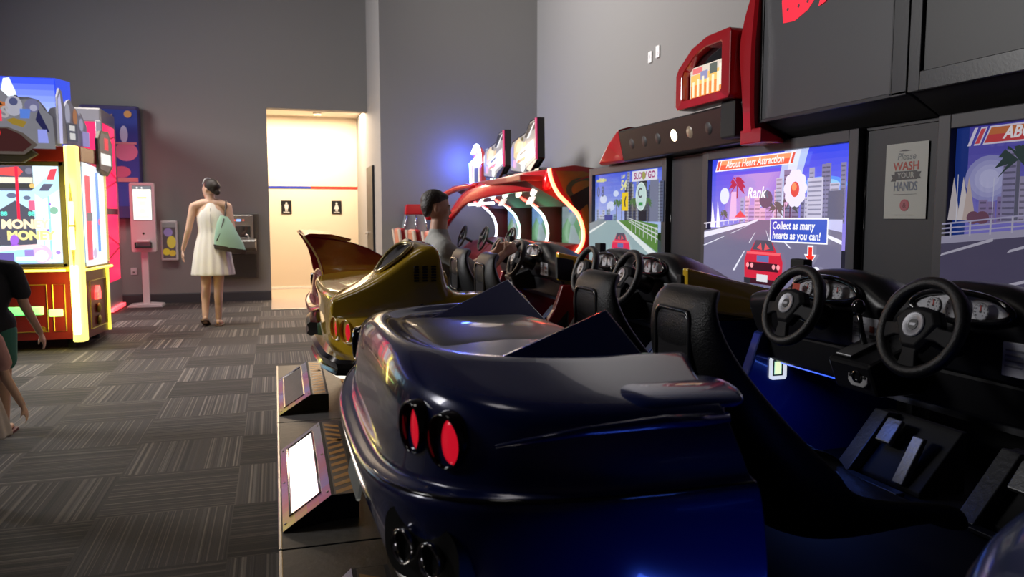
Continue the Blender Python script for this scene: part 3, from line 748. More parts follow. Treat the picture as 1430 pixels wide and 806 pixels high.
# ------------------------------------------------------------------ headers over the screens
t = thing('marquee_sign', 'large dark display sign with a red glowing mark above the screens', 'sign', (2.72, 3.1, 1.75))
m = M(); m.prism([(2.50, 1.753), (2.50, 2.75), (3.0, 2.75), (3.0, 1.67), (2.66, 1.668)], 'y', 2.61, 3.60)
m.build('sign_housing', BLACKM, t, bevel=.006)
f_ = M().box(2.488, 2.50, 2.70, 3.60, 1.765, 2.72).build('display_panel', mat('dark grey display', (.058, .058, .066), .4, bump=.02, scale=200), t, bevel=.002)
fr = M(); fr.box(2.482, 2.50, 2.69, 2.70, 1.753, 2.75); fr.box(2.482, 2.50, 2.61, 2.69, 1.753, 2.75); fr.box(2.482, 2.50, 3.60, 3.62, 1.753, 2.75); fr.box(2.482, 2.50, 2.61, 3.62, 1.748, 1.765)
fr.build('display_frame', mat('dark frame', (.03, .03, .033), .3, coat=.3, bump=.02, scale=90), t, bevel=.002)
p = Pic((2.487, 3.19, 2.235), (0, -1, 0), (0, 0, 1)); R_ = (1.0, .02, .05)
p.poly([(-.25, -.01), (-.16, -.02), (-.06, .01), (-.01, .05), (-.005, .12), (-.04, .16), (-.25, .16), (-.265, .10)], R_)
for a, b in ((-.215, .05), (-.13, .045), (-.085, .10), (-.19, .12), (-.06, .05)): p.disc(a, b, .009, (.1, .03, .04))
p.poly([(.02, .005), (.07, .015), (.12, .16), (.07, .16)], R_).poly([(.15, .035), (.20, .045), (.23, .16), (.18, .16)], R_).poly([(.26, .10), (.30, .10), (.32, .16), (.27, .16)], R_)
p.build('glowing_mark', picmat('red glowing digits', 1.1, .3, .05), f_)
# red moulded edge on the left of the sign
m = M()
edge = spline([(2.47, 1.672, .12), (2.455, 1.78, .10), (2.45, 1.95, .115), (2.45, 2.15, .14), (2.46, 2.30, .12), (2.47, 2.42, .08), (2.5, 2.6, .07), (2.5, 2.75, .07)], 4)
rows = []
for x, z, w_ in edge:
    rows.append([(2.9, 3.62, z), (x, 3.62, z), (x - .015, 3.62 + .015, z), (x - .015, 3.62 + w_ - .02, z), (x + .005, 3.62 + w_, z), (2.9, 3.62 + w_, z)])
m.grid(rows, closeu=True); m.f.append(list(range(0, 6))); m.m.append(0); m.c.append((1, 1, 1)); n_ = (len(rows) - 1) * 6; m.f.append(list(range(n_, n_ + 6))); m.m.append(0); m.c.append((1, 1, 1))
m.build('red_edge', RED, t, smooth='auto')
q = M(); q.prism([(2.45, 1.64), (2.45, 1.72), (2.596, 1.66), (2.596, 1.64)], 'y', 3.55, 3.74); q.build('red_foot', RED, t, bevel=.006)
# second, unlit header box nearer the camera
t = thing('header_box', 'unlit black header box above the nearest screen', 'sign', (2.72, 1.7, 1.75))
M().prism([(2.50, 1.753), (2.50, 2.75), (3.0, 2.75), (3.0, 1.67), (2.66, 1.662)], 'y', .6, 2.60).build('sign_housing', BLACKM, t, bevel=.006)
fr = M(); fr.box(2.48, 2.50, 2.54, 2.60, 1.753, 2.75); fr.box(2.48, 2.50, .6, 2.54, 1.753, 1.83); fr.build('display_frame', mat('dark frame'), t, bevel=.003)
M().box(2.494, 2.50, .6, 2.54, 1.83, 2.75).build('display_panel', mat('unlit display', (.012, .0115, .0115), .4, bump=.02, scale=200), t)

# light bar with round lamps
t = thing('light_bar', 'black header bar with one round lamp lit, red cap at its far end', 'light', (2.7, 4.8, 1.65))
P_ = [(2.52, 1.664), (2.47, 1.885), (2.56, 1.897), (2.95, 1.897), (2.95, 1.664)]
M().prism(P_, 'y', 3.76, 5.37).build('bar_housing', BLACK, t, bevel=.01)
M().box(2.44, 2.60, 3.78, 3.93, 1.69, 1.90).build('end_block', BLACKM, t, bevel=.012)
m = M(); a = [(2.515, 1.68), (2.47, 1.90), (2.56, 1.925), (2.95, 1.925), (2.95, 1.664), (2.54, 1.664)]
m.add([(x, 5.37, z) for x, z in a] + [(x + .0, 5.83 if z < 1.75 else 5.60 if z < 1.88 else 5.56, min(z, 1.80)) for x, z in a], [tuple(range(6)), tuple(range(11, 5, -1))] + [(i, i + 6, (i + 1) % 6 + 6, (i + 1) % 6) for i in range(6)])
m.build('red_cap', RED, t, bevel=.008)
for y, on in ((4.56, 1), (4.36, .15), (4.14, 0), (3.97, 0), (4.78, 0), (4.98, 0), (5.18, 0)):
    B = T(2.496, y, 1.778) @ Ry(math.radians(-102))
    l = M(); l.lathe([(.040, 0), (.037, .003), (.001, .005)], 24, B)
    mt = mat('lit warm lamp', (.9, .85, .6), .3, emit=7, ecol=(1, .86, .55)) if on == 1 else mat('dim lamp', (.35, .28, .2), .3, bump=.02, scale=90) if on else mat('unlit lamp', (.03, .03, .034), .5, bump=.02, scale=60)
    l.build('lamp', mt, t, smooth=True, label='lit round lamp' if on == 1 else None)
# red framed monitor beside the sign
t = thing('red_monitor', 'small red framed monitor beside the large dark sign', 'monitor', (2.46, 4.05, 1.88))
out = [(-.30, -.17), (-.28, -.19), (.28, -.19), (.30, -.17), (.30, .17), (.28, .19), (.05, .19), (-.12, .15), (-.27, .06), (-.30, .02)]
inn = [(-.215, -.13), (-.20, -.14), (.20, -.14), (.215, -.13), (.215, .12), (.20, .13), (.04, .13), (-.08, .10), (-.20, .03), (-.215, .0)]
def PP(a, b, x): return (x, 4.06 - a, 2.09 + b)
m = M(); n = len(out)
m.add([PP(a, b, 2.39) for a, b in out] + [PP(a, b, 2.385) for a, b in inn] + [PP(a, b, 2.44) for a, b in inn] + [PP(a, b, 2.52) for a, b in out],
      [(i, (i + 1) % n, (i + 1) % n + n, i + n) for i in range(n)] + [(i + n, (i + 1) % n + n, (i + 1) % n + 2 * n, i + 2 * n) for i in range(n)] + [(i, i + 3 * n, (i + 1) % n + 3 * n, (i + 1) % n) for i in range(n)] + [tuple(range(3 * n, 4 * n))])
m.build('monitor_frame', RED, t, bevel=.008)
s = M(); s.add([PP(a, b, 2.438) for a, b in inn], [tuple(range(n))]); s = s.build('monitor_glass', BLACKG, t)
p = Pic((2.436, 4.06, 2.055), (0, -1, 0), (0, 0, 1))
p.rect(-.20, -.105, .205, .085, (.75, .65, .55)); p.rect(-.19, -.095, .195, -.02, (.85, .25, .05)); p.rect(-.19, -.02, .195, .04, (.95, .55, .15)).rect(-.17, .045, -.06, .078, (.8, .2, .2)).rect(.02, .02, .10, .078, (.12, .14, .12)).rect(-.08, .0, .0, .05, (.3, .3, .5))
for k in range(6): p.rect(-.17 + k * .055, -.09, -.145 + k * .055, .0 + .01 * (k % 3), (1, .85, .6))
p.rect(.13, -.06, .19, .06, (.95, .85, .7))
p.build('monitor_picture', picmat('monitor artwork', 1.1, .2, .1), s)
q = M(); q.box(2.46, 2.52, 3.752, 3.775, 2.02, 2.08); q.build('bracket', BLACKM, t, bevel=.004)

# ------------------------------------------------------------------ the cars
def common(car, Yc, paint, wheel_y, side_black=True):
    tub = M(); tub.box(.50, 2.58, Yc - .70, Yc + .70, .10, .28); tub.build('cockpit_floor', BLACKM, car, bevel=.01)
    M().box(.70, .76, Yc - .76, Yc + .76, .20, .88).build('bulkhead', BLACKM, car, bevel=.01)
    for s_ in (-1, 1):
        q = M(); q.prism([(.74, .12), (.74, .62), (.95, .50), (1.2, .43), (1.75, .45), (1.9, .62), (1.9, .12)], 'y', Yc + s_ * .74 - .035, Yc + s_ * .74 + .035)
        q.build('door_sill', BLACKG, car, bevel=.015)
        q = M(); q.prism([(1.72, .12), (1.66, .40), (1.80, .62), (1.86, .79), (2.55, .79), (2.55, .12)], 'y', Yc + s_ * .725 - .03, Yc + s_ * .725 + .03)
        q.build('footwell_side', paint, car, bevel=.01)
    for y in wheel_y: seat(car, y)
    dashboard(car, Yc, wheel_y)
    for y in wheel_y: steering_wheel(car, 1.68, y, .95); pedals(car, y)
    q = M(); q.tube([(1.93, Yc + .30, .672), (1.93, Yc + .66, .672)], .008, 6); q.build('blue_light_strip', neon('blue strip', (.03, .12, 1), 1.2), car, smooth=True)
    l = bpy.data.lights.new('footwell_light', 'AREA'); l.shape = 'RECTANGLE'; l.size = .4; l.size_y = .06; l.energy = .55; l.color = (.08, .2, 1)
    lo = bpy.data.objects.new('footwell_light', l); COL.objects.link(lo); lo.location = (1.92, Yc + .45, .66); lo.rotation_euler = (0, math.radians(25), 0)
    # card reader on the far side of the footwell
    cr = M(); pr = rrect(.038, .046, .012); n = len(pr); cy = Yc + .690
    cr.add([(1.935 + a, cy - .006, .640 + b) for a, b in pr] + [(1.935 + a, cy + .006, .640 + b) for a, b in pr], [tuple(range(n)), tuple(range(2 * n - 1, n - 1, -1))] + [(i, i + n, (i + 1) % n + n, (i + 1) % n) for i in range(n)])
    c = cr.build('card_reader', mat('lit white bezel', (.8, .8, .8), .4, emit=.75, ecol=(.85, .9, 1)), car)
    p = Pic((1.930, cy - .0065, .642), (1, 0, 0), (0, 0, 1), .0004)
    p.rect(-.024, -.032, .024, .034, (.01, .01, .01)).rect(-.017, -.026, .017, .027, (.45, .85, .6)).rect(-.014, -.023, .014, .024, (.85, .95, .6))
    p.build('reader_screen', picmat('reader display', 1.0, .2, .1), c)
def fin(car, pts, mt, w_, name='headrest_fin'):
    m = M(); n = len(pts)
    m.add([(x, y - w_, z) for x, y, z in pts] + [(x, y + w_, z) for x, y, z in pts], [tuple(range(n)), tuple(range(2 * n - 1, n - 1, -1))] + [(i, i + n, (i + 1) % n + n, (i + 1) % n) for i in range(n)])
    return m.build(name, mt, car, bevel=.006)

# ---- nearest whole car: deep blue
YB = 1.95
car = thing('racing_car_cabinet', 'glossy deep blue car shaped racing cabinet in the foreground', 'arcade racing car', (1.4, YB, .03), group='car shaped racing cabinets')
#        z    Xr    hw    n    Xc   Xf   crown
rowsB = [(.16, .47, .60, 3.6, .95, 1.00, 0), (.28, .325, .68, 3.6, .92, .98, 0), (.40, .265, .74, 3.5, .86, .89, 0), (.54, .213, .785, 3.5, .82, .845, 0),
         (.64, .182, .815, 3.5, .80, .82, -.01), (.73, .167, .828, 3.5, .78, .80, -.03), (.775, .168, .83, 3.5, .775, .79, -.07), (.790, .178, .829, 3.5, .77, .785, -.085), (.795, .205, .818, 3.5, .76, .78, -.085), (.805, .213, .815, 3.5, .755, .775, -.08),
         (.85, .218, .81, 3.5, .74, .76, -.045), (.89, .226, .80, 3.5, .73, .745, -.015), (.912, .236, .79, 3.4, .72, .74, .01), (.920, .244, .772, 3.3, .72, .74, .015), (.940, .252, .66, 3.1, .72, .76, .012), (.956, .258, .55, 3.0, .74, .81, .003),
         (.960, .266, .525, 2.9, .74, .82, .0), (.957, .285, .505, 2.9, .74, .82, 0), (.945, .31, .49, 2.9, .74, .80, .0), (.945, .34, .47, 3, .74, .79, .006), (.945, .50, .44, 4, .735, .78, .012), (.94, .72, .40, 4, .735, .78, .015)]
car_shell(rowsB, YB, 'car_body', BLUEP, car)
for yo in (-.515, -.625, .515, .625): tail_lamp(car, rowsB, YB, yo, .852, .046, BLACKG, BLACK)
# dark rear valance trim following the bumper crease
q = M(); q.tube([(x - .004, y, z) for x, y, z in ucurve(.176, .831, 3.5, .77, .785, YB, .793, crown=-.085)], .006, 6, flat=.8); q.build('bumper_trim', BLACKG, car, smooth=True)
q = M(); q.tube([(x + .002, y, z) for x, y, z in ucurve(.236, .788, 3.4, .72, .74, YB, .915, crown=.01)], .0045, 6); q.build('lip_seam', BLACKG, car, smooth=True)
# rim of the recessed tail panel
for s_ in (-1, 1):
    pts = []
    for yo, z in ((.30, .935), (.50, .925), (.62, .905), (.675, .86), (.70, .81)):
        pz, a = frame_on(rowsB, z, s_ * yo, YB); pts.append(pz + Vector((-.002, 0, 0)))
    q = M(); q.tube(spline(pts, 4), .0045, 6); q.build('tail_panel_rim', BLACKG, car, smooth=True)
# exhaust recess and tips
for s_ in (-1, 1):
    yo = s_ * .60; pz, a = frame_on(rowsB, .645, yo, YB); B = T(*pz) @ Rz(-a) @ Ry(-PI / 2)
    r_ = M(); pr = rrect(.065, .115, .05, 5); r_.add([(B @ Vector((a_, b_, .016))) for a_, b_ in pr] + [(B @ Vector((a_ * 1.12, b_ * 1.08, -.03))) for a_, b_ in pr], [tuple(range(len(pr)))] + [(i, i + len(pr), (i + 1) % len(pr) + len(pr), (i + 1) % len(pr)) for i in range(len(pr))])
    ex = r_.build('exhaust_recess', BLACKM, car, smooth='auto')
    for k in (-1, 1):
        e = M(); e.lathe([(.030, .012), (.033, .028), (.030, .032), (.027, .024), (.026, .018)], 24, B @ T(0, k * .042, 0), caps=False); e = e.build('exhaust_tip', CHROME, ex, smooth=True); e2 = M(); e2.lathe([(.027, .019), (.001, .0185)], 24, B @ T(0, k * .042, 0), caps=False); e2.build('opening', BLACKM, ex)
# number plate
pz, a = frame_on(rowsB, .60, 0.03, YB); q = M(); pr = rrect(.045, .12, .01); B = T(*pz) @ Rz(-a) @ Ry(math.radians(-78))
q.add([B @ Vector((a_, b_, .012)) for a_, b_ in pr] + [B @ Vector((a_, b_, .004)) for a_, b_ in pr], [tuple(range(len(pr)))] + [(i, i + len(pr), (i + 1) % len(pr) + len(pr), (i + 1) % len(pr)) for i in range(len(pr))])
q.build('number_plate', mat('plain pale plate', (.40, .44, .42), .4, bump=.1, scale=60), car, smooth='auto')
# engine lid with shut lines
def lid(car, Yc, z, x0, x1, y0, y1, mt, nm='engine_lid', rz=.006):
    m = M(); N_ = 14; rows = []
    for i in range(N_ + 1):
        x = x0 + (x1 - x0) * i / N_; r = []
        for k in range(N_ + 1):
            y = y0 + (y1 - y0) * k / N_; e = min(1, 8 * min(i, N_ - i, k, N_ - k) / N_)
            r.append((x, Yc + y, z + rz * e + .012 * (1 - (2 * k / N_ - 1) ** 2)))
        rows.append(r)
    m.grid(rows); return m.build(nm, mt, car, sub=1, solid=.008)
lid(car, YB, .952, .34, .72, -.30, .30, mat('satin dark engine lid', (.02, .022, .035), .42, coat=.15, bump=.03, scale=60))
for yy in (-.33, .33):
    q = M(); q.box(.34, .73, YB + yy - .003, YB + yy + .003, .94, .956); q.build('shut_line', BLACKM, car)
q = M(); q.box(.323, .329, YB - .34, YB + .34, .945, .957); q.build('shut_line', BLACKM, car)
# triangular fins behind the headrests
def tri_fin(Y0, Y1, lean, mt, x0=.42, xp=.73, zp=1.045, zb=.95):
    m = M()
    v = [(x0, Y0, zb + .012), (xp, Y1, zp), (xp + .045, Y0 - lean * .01, zb - .01), (xp + .03, Y1 + lean * .11, zb), (x0 + .03, Y0 + lean * .06, zb + .008), (xp + .012, Y1 + lean * .02, zp - .004)]
    m.add(v, [(0, 1, 2), (0, 4, 5, 1), (1, 5, 3, 2), (4, 3, 5), (0, 2, 3, 4)])
    return m.build('headrest_fin', mt, car, bevel=.004)
tri_fin(1.475, 1.60, 1, BLUEP, .41, .712, 1.042)
tri_fin(2.15, 2.41, 1, BLUEP, .41, .722, 1.048)
# long side scoop on the shoulder
for s_ in (-1, 1):
    rows = []
    for i in range(15):
        t_ = i / 14; x = .530 + .255 * t_; k = math.sin(min(1, t_ * 3.2 + .02) * PI / 2)
        rows.append([(x + .02 * t_ * math.sin(a_), YB + s_ * (.685 + .10 * k * math.cos(a_)), .922 + .024 * k * math.sin(a_) ) for a_ in [-.5 + (PI + .5) * j / 12 for j in range(13)]])
    m = M(); m.grid(rows); m.build('shoulder_scoop', mat('blue paint lightened for reflections', (.014, .05, .32), .2, .2, coat=1.0), car, sub=1, solid=.01)  # body blue made lighter to stand in for bright reflections
for s_ in (-1, 1):
    q = M(); q.tube([(.33, YB + s_ * .78, .882), (.48, YB + s_ * .798, .900), (.62, YB + s_ * .802, .905), (.745, YB + s_ * .796, .900)], [.003, .008, .012, .012], 8); q.build('shoulder_crease', BLUEP, car, smooth=True)
common(car, YB, BLUEP, (1.675, 2.225))

# ---- middle car: yellow
YY = 3.79
car = thing('racing_car_cabinet', 'yellow car shaped racing cabinet with chrome bumper and vented roof pillar', 'arcade racing car', (1.4, YY, .03), group='car shaped racing cabinets')
rowsY = [(.16, .46, .60, 3.6, .95, 1.0, 0), (.28, .38, .68, 3.6, .9, 1.0, 0), (.40, .32, .72, 3.6, .86, 1.0, 0), (.52, .27, .76, 3.5, .84, 1.0, 0), (.60, .235, .79, 3.5, .82, 1.0, 0), (.70, .215, .80, 3.4, .80, 1.0, 0),
         (.76, .215, .805, 3.4, .80, 1.0, 0), (.83, .213, .81, 3.4, .79, 1.0, 0), (.89, .203, .808, 3.4, .78, 1.0, 0), (.915, .192, .80, 3.4, .78, .98, 0), (.927, .198, .79, 3.4, .78, .98, 0), (.931, .215, .775, 3.4, .77, .97, .0),
         (.930, .27, .72, 3.5, .76, .96, .0), (.928, .42, .66, 3.6, .75, .95, .0), (.928, .73, .60, 4, .75, .95, .0)]
car_shell(rowsY, YY, 'car_body', YELP, car)
for yo in (-.475, -.585, .475, .585): tail_lamp(car, rowsY, YY, yo, .782, .046, mat('yellow car paint'), BLACK)
for s_ in (-1, 1):
    pts = [(.165, YY + s_ * .22, .685), (.17, YY + s_ * .45, .685), (.185, YY + s_ * .68, .680), (.225, YY + s_ * .83, .675), (.32, YY + s_ * .87, .675), (.46, YY + s_ * .865, .675)]
    rows = []
    for p0, p1, p2 in zip([pts[0]] + pts[:-1], pts, pts[1:] + [pts[-1]]):
        d_ = (Vector(p2) - Vector(p0)).normalized(); nrm = Vector((-d_.y, d_.x, 0)) * s_
        if nrm.x > 0 and abs(nrm.x) > abs(nrm.y): nrm = -nrm
        if abs(nrm.y) > abs(nrm.x) and nrm.y * s_ < 0: nrm = -nrm
        P0 = Vector(p1); rows.append([P0 + nrm * a_ + Vector((0, 0, b_)) for a_, b_ in ((-.03, .03), (.005, .036), (.022, .024), (.014, .006), (.014, -.006), (.024, -.022), (.005, -.036), (-.03, -.03))])
    m = M(); m.grid(rows, closeu=True); m.f += [list(range(8)), list(range(len(rows) * 8 - 8, len(rows) * 8))]; m.m += [0, 0]; m.c += [(1, 1, 1)] * 2
    m.build('bumper', mat('smoky chrome', (.16, .16, .17), .12, .95), car, smooth='auto')
# side marker lamp
for s_ in (-1, 1):
    q = M(); y0 = YY + s_ * .815; q.box(.315, .385, min(y0, y0 + s_ * .008), max(y0, y0 + s_ * .008), .755, .800); mk = q.build('side_marker', CHROME, car, bevel=.003)
    q = M(); q.box(.322, .378, min(y0, y0 + s_ * .011), max(y0, y0 + s_ * .011), .762, .793); q.build('lens', mat('amber lens', (.5, .33, .2), .2, bump=.1, scale=90), mk)
# roof pillar on the near side: broad sloping top with an oval window, three vents in its flank
CE = [((.19, .932), (.23, .936)), ((.30, .968), (.34, .985)), ((.39, 1.012), (.41, 1.045)), ((.455, 1.060), (.455, 1.098)), ((.52, 1.108), (.50, 1.138)), ((.57, 1.130), (.55, 1.152)), ((.608, 1.133), (.60, 1.148)), ((.624, 1.115), (.618, 1.125)), ((.635, 1.05), (.632, 1.05)), ((.65, .965), (.65, .965)), ((.70, .935), (.70, .935)), ((.85, .915), (.85, .915))]
yC, yE = YY - .765, YY - .52
rows = []
for (cx_, cz), (ex, ez) in CE:
    rows.append([(cx_, YY - .805, min(cz - .02, .86)), (cx_, YY - .80, .5 * (.86 + cz)), (cx_, YY - .785, cz - .02 * min(1, (cz - .9) * 8)), (cx_, yC, cz), (cx_ * .93 + ex * .07, yC + .03, cz * .9 + ez * .1 + .004), (cx_ * .1 + ex * .9, yE - .03, ez * .9 + cz * .1 + .004), (ex, yE, ez), (ex, yE + .02, ez - .03), (ex, yE + .03, .90)])
m = M(); m.grid(rows); b_ = m.build('roof_pillar', YELP, car, sub=1, solid=.012)
def onp(s_, t_, h=0):
    i = min(int(s_), len(CE) - 2); f_ = s_ - i
    c = Vector((CE[i][0][0], yC, CE[i][0][1])).lerp(Vector((CE[i + 1][0][0], yC, CE[i + 1][0][1])), f_)
    e = Vector((CE[i][1][0], yE, CE[i][1][1])).lerp(Vector((CE[i + 1][1][0], yE, CE[i + 1][1][1])), f_)
    return c.lerp(e, t_) + Vector((-.7, -.2, .7)) * h
el = [onp(3.25 + 1.35 * math.cos(2 * PI * i / 28), .50 + .36 * math.sin(2 * PI * i / 28), .012) for i in range(28)]
w_ = M(); w_.add([sum(el, Vector()) / 28] + el, [(0, i + 1, (i + 1) % 28 + 1) for i in range(28)]); wn = w_.build('oval_window', mat('tinted window', (.015, .013, .012), .08, coat=.8), b_, smooth=True)
r_ = M(); r_.tube(el, .008, 6, closed=True); r_.build('window_rim', mat('pale highlight rim', (.8, .62, .25), .15, .3, coat=.8), wn, smooth=True)  # white highlight round the opening, put into the rim's pale colour
for k in range(3):
    x = .525 + k * .034; v = M()
    for j in range(6): v.box(x - .009, x + .009, YY - .806, YY - .785, .998 + j * .011, 1.004 + j * .011)
    v.build('vent', mat('dark brown slot', (.05, .03, .008), .6, bump=.02, scale=90), b_)
q = M(); q.ell((.545, YY - .80, .885), (.012, .02, .024), 14, 8); q.build('fuel_cap', BLACKM, car, smooth=True)
lid(car, YY, .928, .28, .72, -.42, .42, YELP)
# near cowl beside the dashboard
for s_ in (-1, 1):
    q = M(); q.prism([(1.70, 1.03), (1.705, .85), (2.10, .785), (2.5, .72), (2.5, .86), (2.10, .935)], 'y', YY + s_ * .80 - .025, YY + s_ * .80 + .025); cw = q.build('front_cowl', YELP, car, bevel=.012)
    q = M(); q.prism([(1.685, 1.00), (1.69, .86), (1.80, .84), (1.80, .98)], 'y', YY + s_ * .775 - .02, YY + s_ * .775 + .02); q.build('cowl_cap', BLACKM, cw, bevel=.006)
common(car, YY, BLACKG, (3.535, 4.075))

# ---- far car: dark red with a tall rear wing
YM = 5.65
car = thing('racing_car_cabinet', 'dark red car shaped racing cabinet with tall rear wing, seen past the yellow one', 'arcade racing car', (1.4, YM, .03), group='car shaped racing cabinets')
rowsM = [(z - .02, Xr + .03, hw, n, Xc, Xf, cr) for z, Xr, hw, n, Xc, Xf, cr in rowsB]
rowsM = [(z * .93 if z > .3 else z, Xr + .01, hw, n, Xc, Xf, cr) for z, Xr, hw, n, Xc, Xf, cr in rowsM]
car_shell(rowsM, YM, 'car_body', MARP, car)
for yo in (-.455, -.59, .455, .59): tail_lamp(car, rowsM, YM, yo, .775, .045, BLACKG, BLACK)
m = M()   # wing: two curved side plates and the blade
side = [(.17, 1.135), (.25, 1.128), (.34, 1.115), (.45, 1.095), (.56, 1.055), (.68, .985), (.80, .90), (.80, .80), (.30, .80), (.285, .84), (.27, .93), (.25, 1.00), (.22, 1.06), (.19, 1.105)]
wg = None
for s_ in (-1, 1):
    m = M(); m.prism(side, 'y', YM + s_ * .80 - .018, YM + s_ * .80 + .018); o = m.build('wing_side', MARP, car, bevel=.008)
m = M(); m.prism([(.165, 1.137), (.20, 1.150), (.33, 1.145), (.45, 1.115), (.44, 1.10), (.30, 1.118), (.20, 1.125)], 'y', YM - .81, YM + .81); m.build('wing_blade', MARP, car, bevel=.004)
q = M(); q.tube([(x - .004, YM - .82, z) for x, z in [(.17, 1.135), (.19, 1.105), (.22, 1.06), (.25, 1.00), (.27, .93), (.285, .84)]], .006, 6); q.build('wing_edge', mat('pale highlight rim'), car, smooth=True)  # pale tube drawn as the bright highlight along the wing edge
for s_ in (-1,):
    B = T(.36, YM + s_ * .65, .555) @ Ry(-PI / 2 - .15) @ Rx(.0)
    q = M(); q.lathe([(.075, -.08), (.070, .06), (.062, .10)], 24, B); ro = q.build('tail_pod', mat('dull silver', (.5, .5, .5), .25, .7, bump=.05, scale=60), car, smooth='auto')
    q = M(); q.lathe([(.062, .098), (.056, .125), (.03, .14), (.010, .145), (.001, .165)], 24, B); q.build('lens', mat('pale green lens', (.16, .36, .26), .3, coat=.5), ro, smooth=True)
common(car, YM, MARP, (5.38, 5.93))
q = M(); q.box(1.745, 1.775, 5.66, 5.76, .955, 1.03); q.tube([(1.76, 5.71, .84), (1.76, 5.71, .97)], .014, 8); gd = q.build('small_display', BLACKM, car, bevel=.006)
p = Pic((1.7445, 5.71, .993), (0, -1, 0), (0, 0, 1)); p.rect(-.04, -.028, .04, .03, (.02, .5, .15)).rect(-.03, -.018, .03, .02, (.1, 1, .35)).rect(-.018, -.008, .018, .01, (.6, 1, .7)); p.build('green_screen', picmat('green display glow', 1.3, .2, .1), gd, label='glowing green display')

# ---- the blue car cabinet the camera stands beside: only its far shoulder shows
YD = .10
car = thing('racing_car_cabinet', 'blurred blue car body edge in the bottom right corner, nearest of all', 'arcade racing car', (1.6, YD, .03), group='car shaped racing cabinets')
rowsD = [(.16, .75, .55, 2.2, 1.6, 2.3, 0), (.40, .62, .66, 2.2, 1.6, 2.3, 0), (.60, .52, .74, 2.2, 1.6, 2.3, 0), (.72, .48, .78, 2.2, 1.6, 2.3, 0), (.80, .47, .795, 2.2, 1.6, 2.3, 0), (.835, .475, .79, 2.2, 1.6, 2.3, 0), (.848, .49, .775, 2.2, 1.6, 2.3, 0), (.850, .53, .74, 2.2, 1.6, 2.3, .0), (.846, .7, .62, 2.4, 1.6, 2.3, .01), (.84, 1.5, .5, 3, 1.6, 2.3, .01)]
car_shell(rowsD, YD, 'car_body', mat('mid blue car paint', (.03, .09, .32), .3, metal=.2, coat=.8), car)
q = M(); q.tube([(x, y, z) for x, y, z in ucurve(.474, .797, 2.2, 1.6, 2.3, YD, .815)][18:], .010, 8); q.build('side_moulding', mat('grey rubber', (.04, .04, .05), .6, bump=.02, scale=90), car, smooth=True)
# blue courtesy light low on the far sill of this cabinet, shining across the gap
q = M(); q.tube([(.86, .86, .16), (1.25, .86, .16)], .010, 6); q.build('sill_light', neon('sill light', (.03, .12, 1), 1.5), car, smooth=True)
l = bpy.data.lights.new('sill_glow', 'AREA'); l.shape = 'RECTANGLE'; l.size = .4; l.size_y = .08; l.energy = 1.1; l.color = (.06, .16, 1)
lo = bpy.data.objects.new('sill_glow', l); COL.objects.link(lo); lo.location = (.86, .90, .16); lo.rotation_euler = (math.radians(125), 0, math.radians(42))
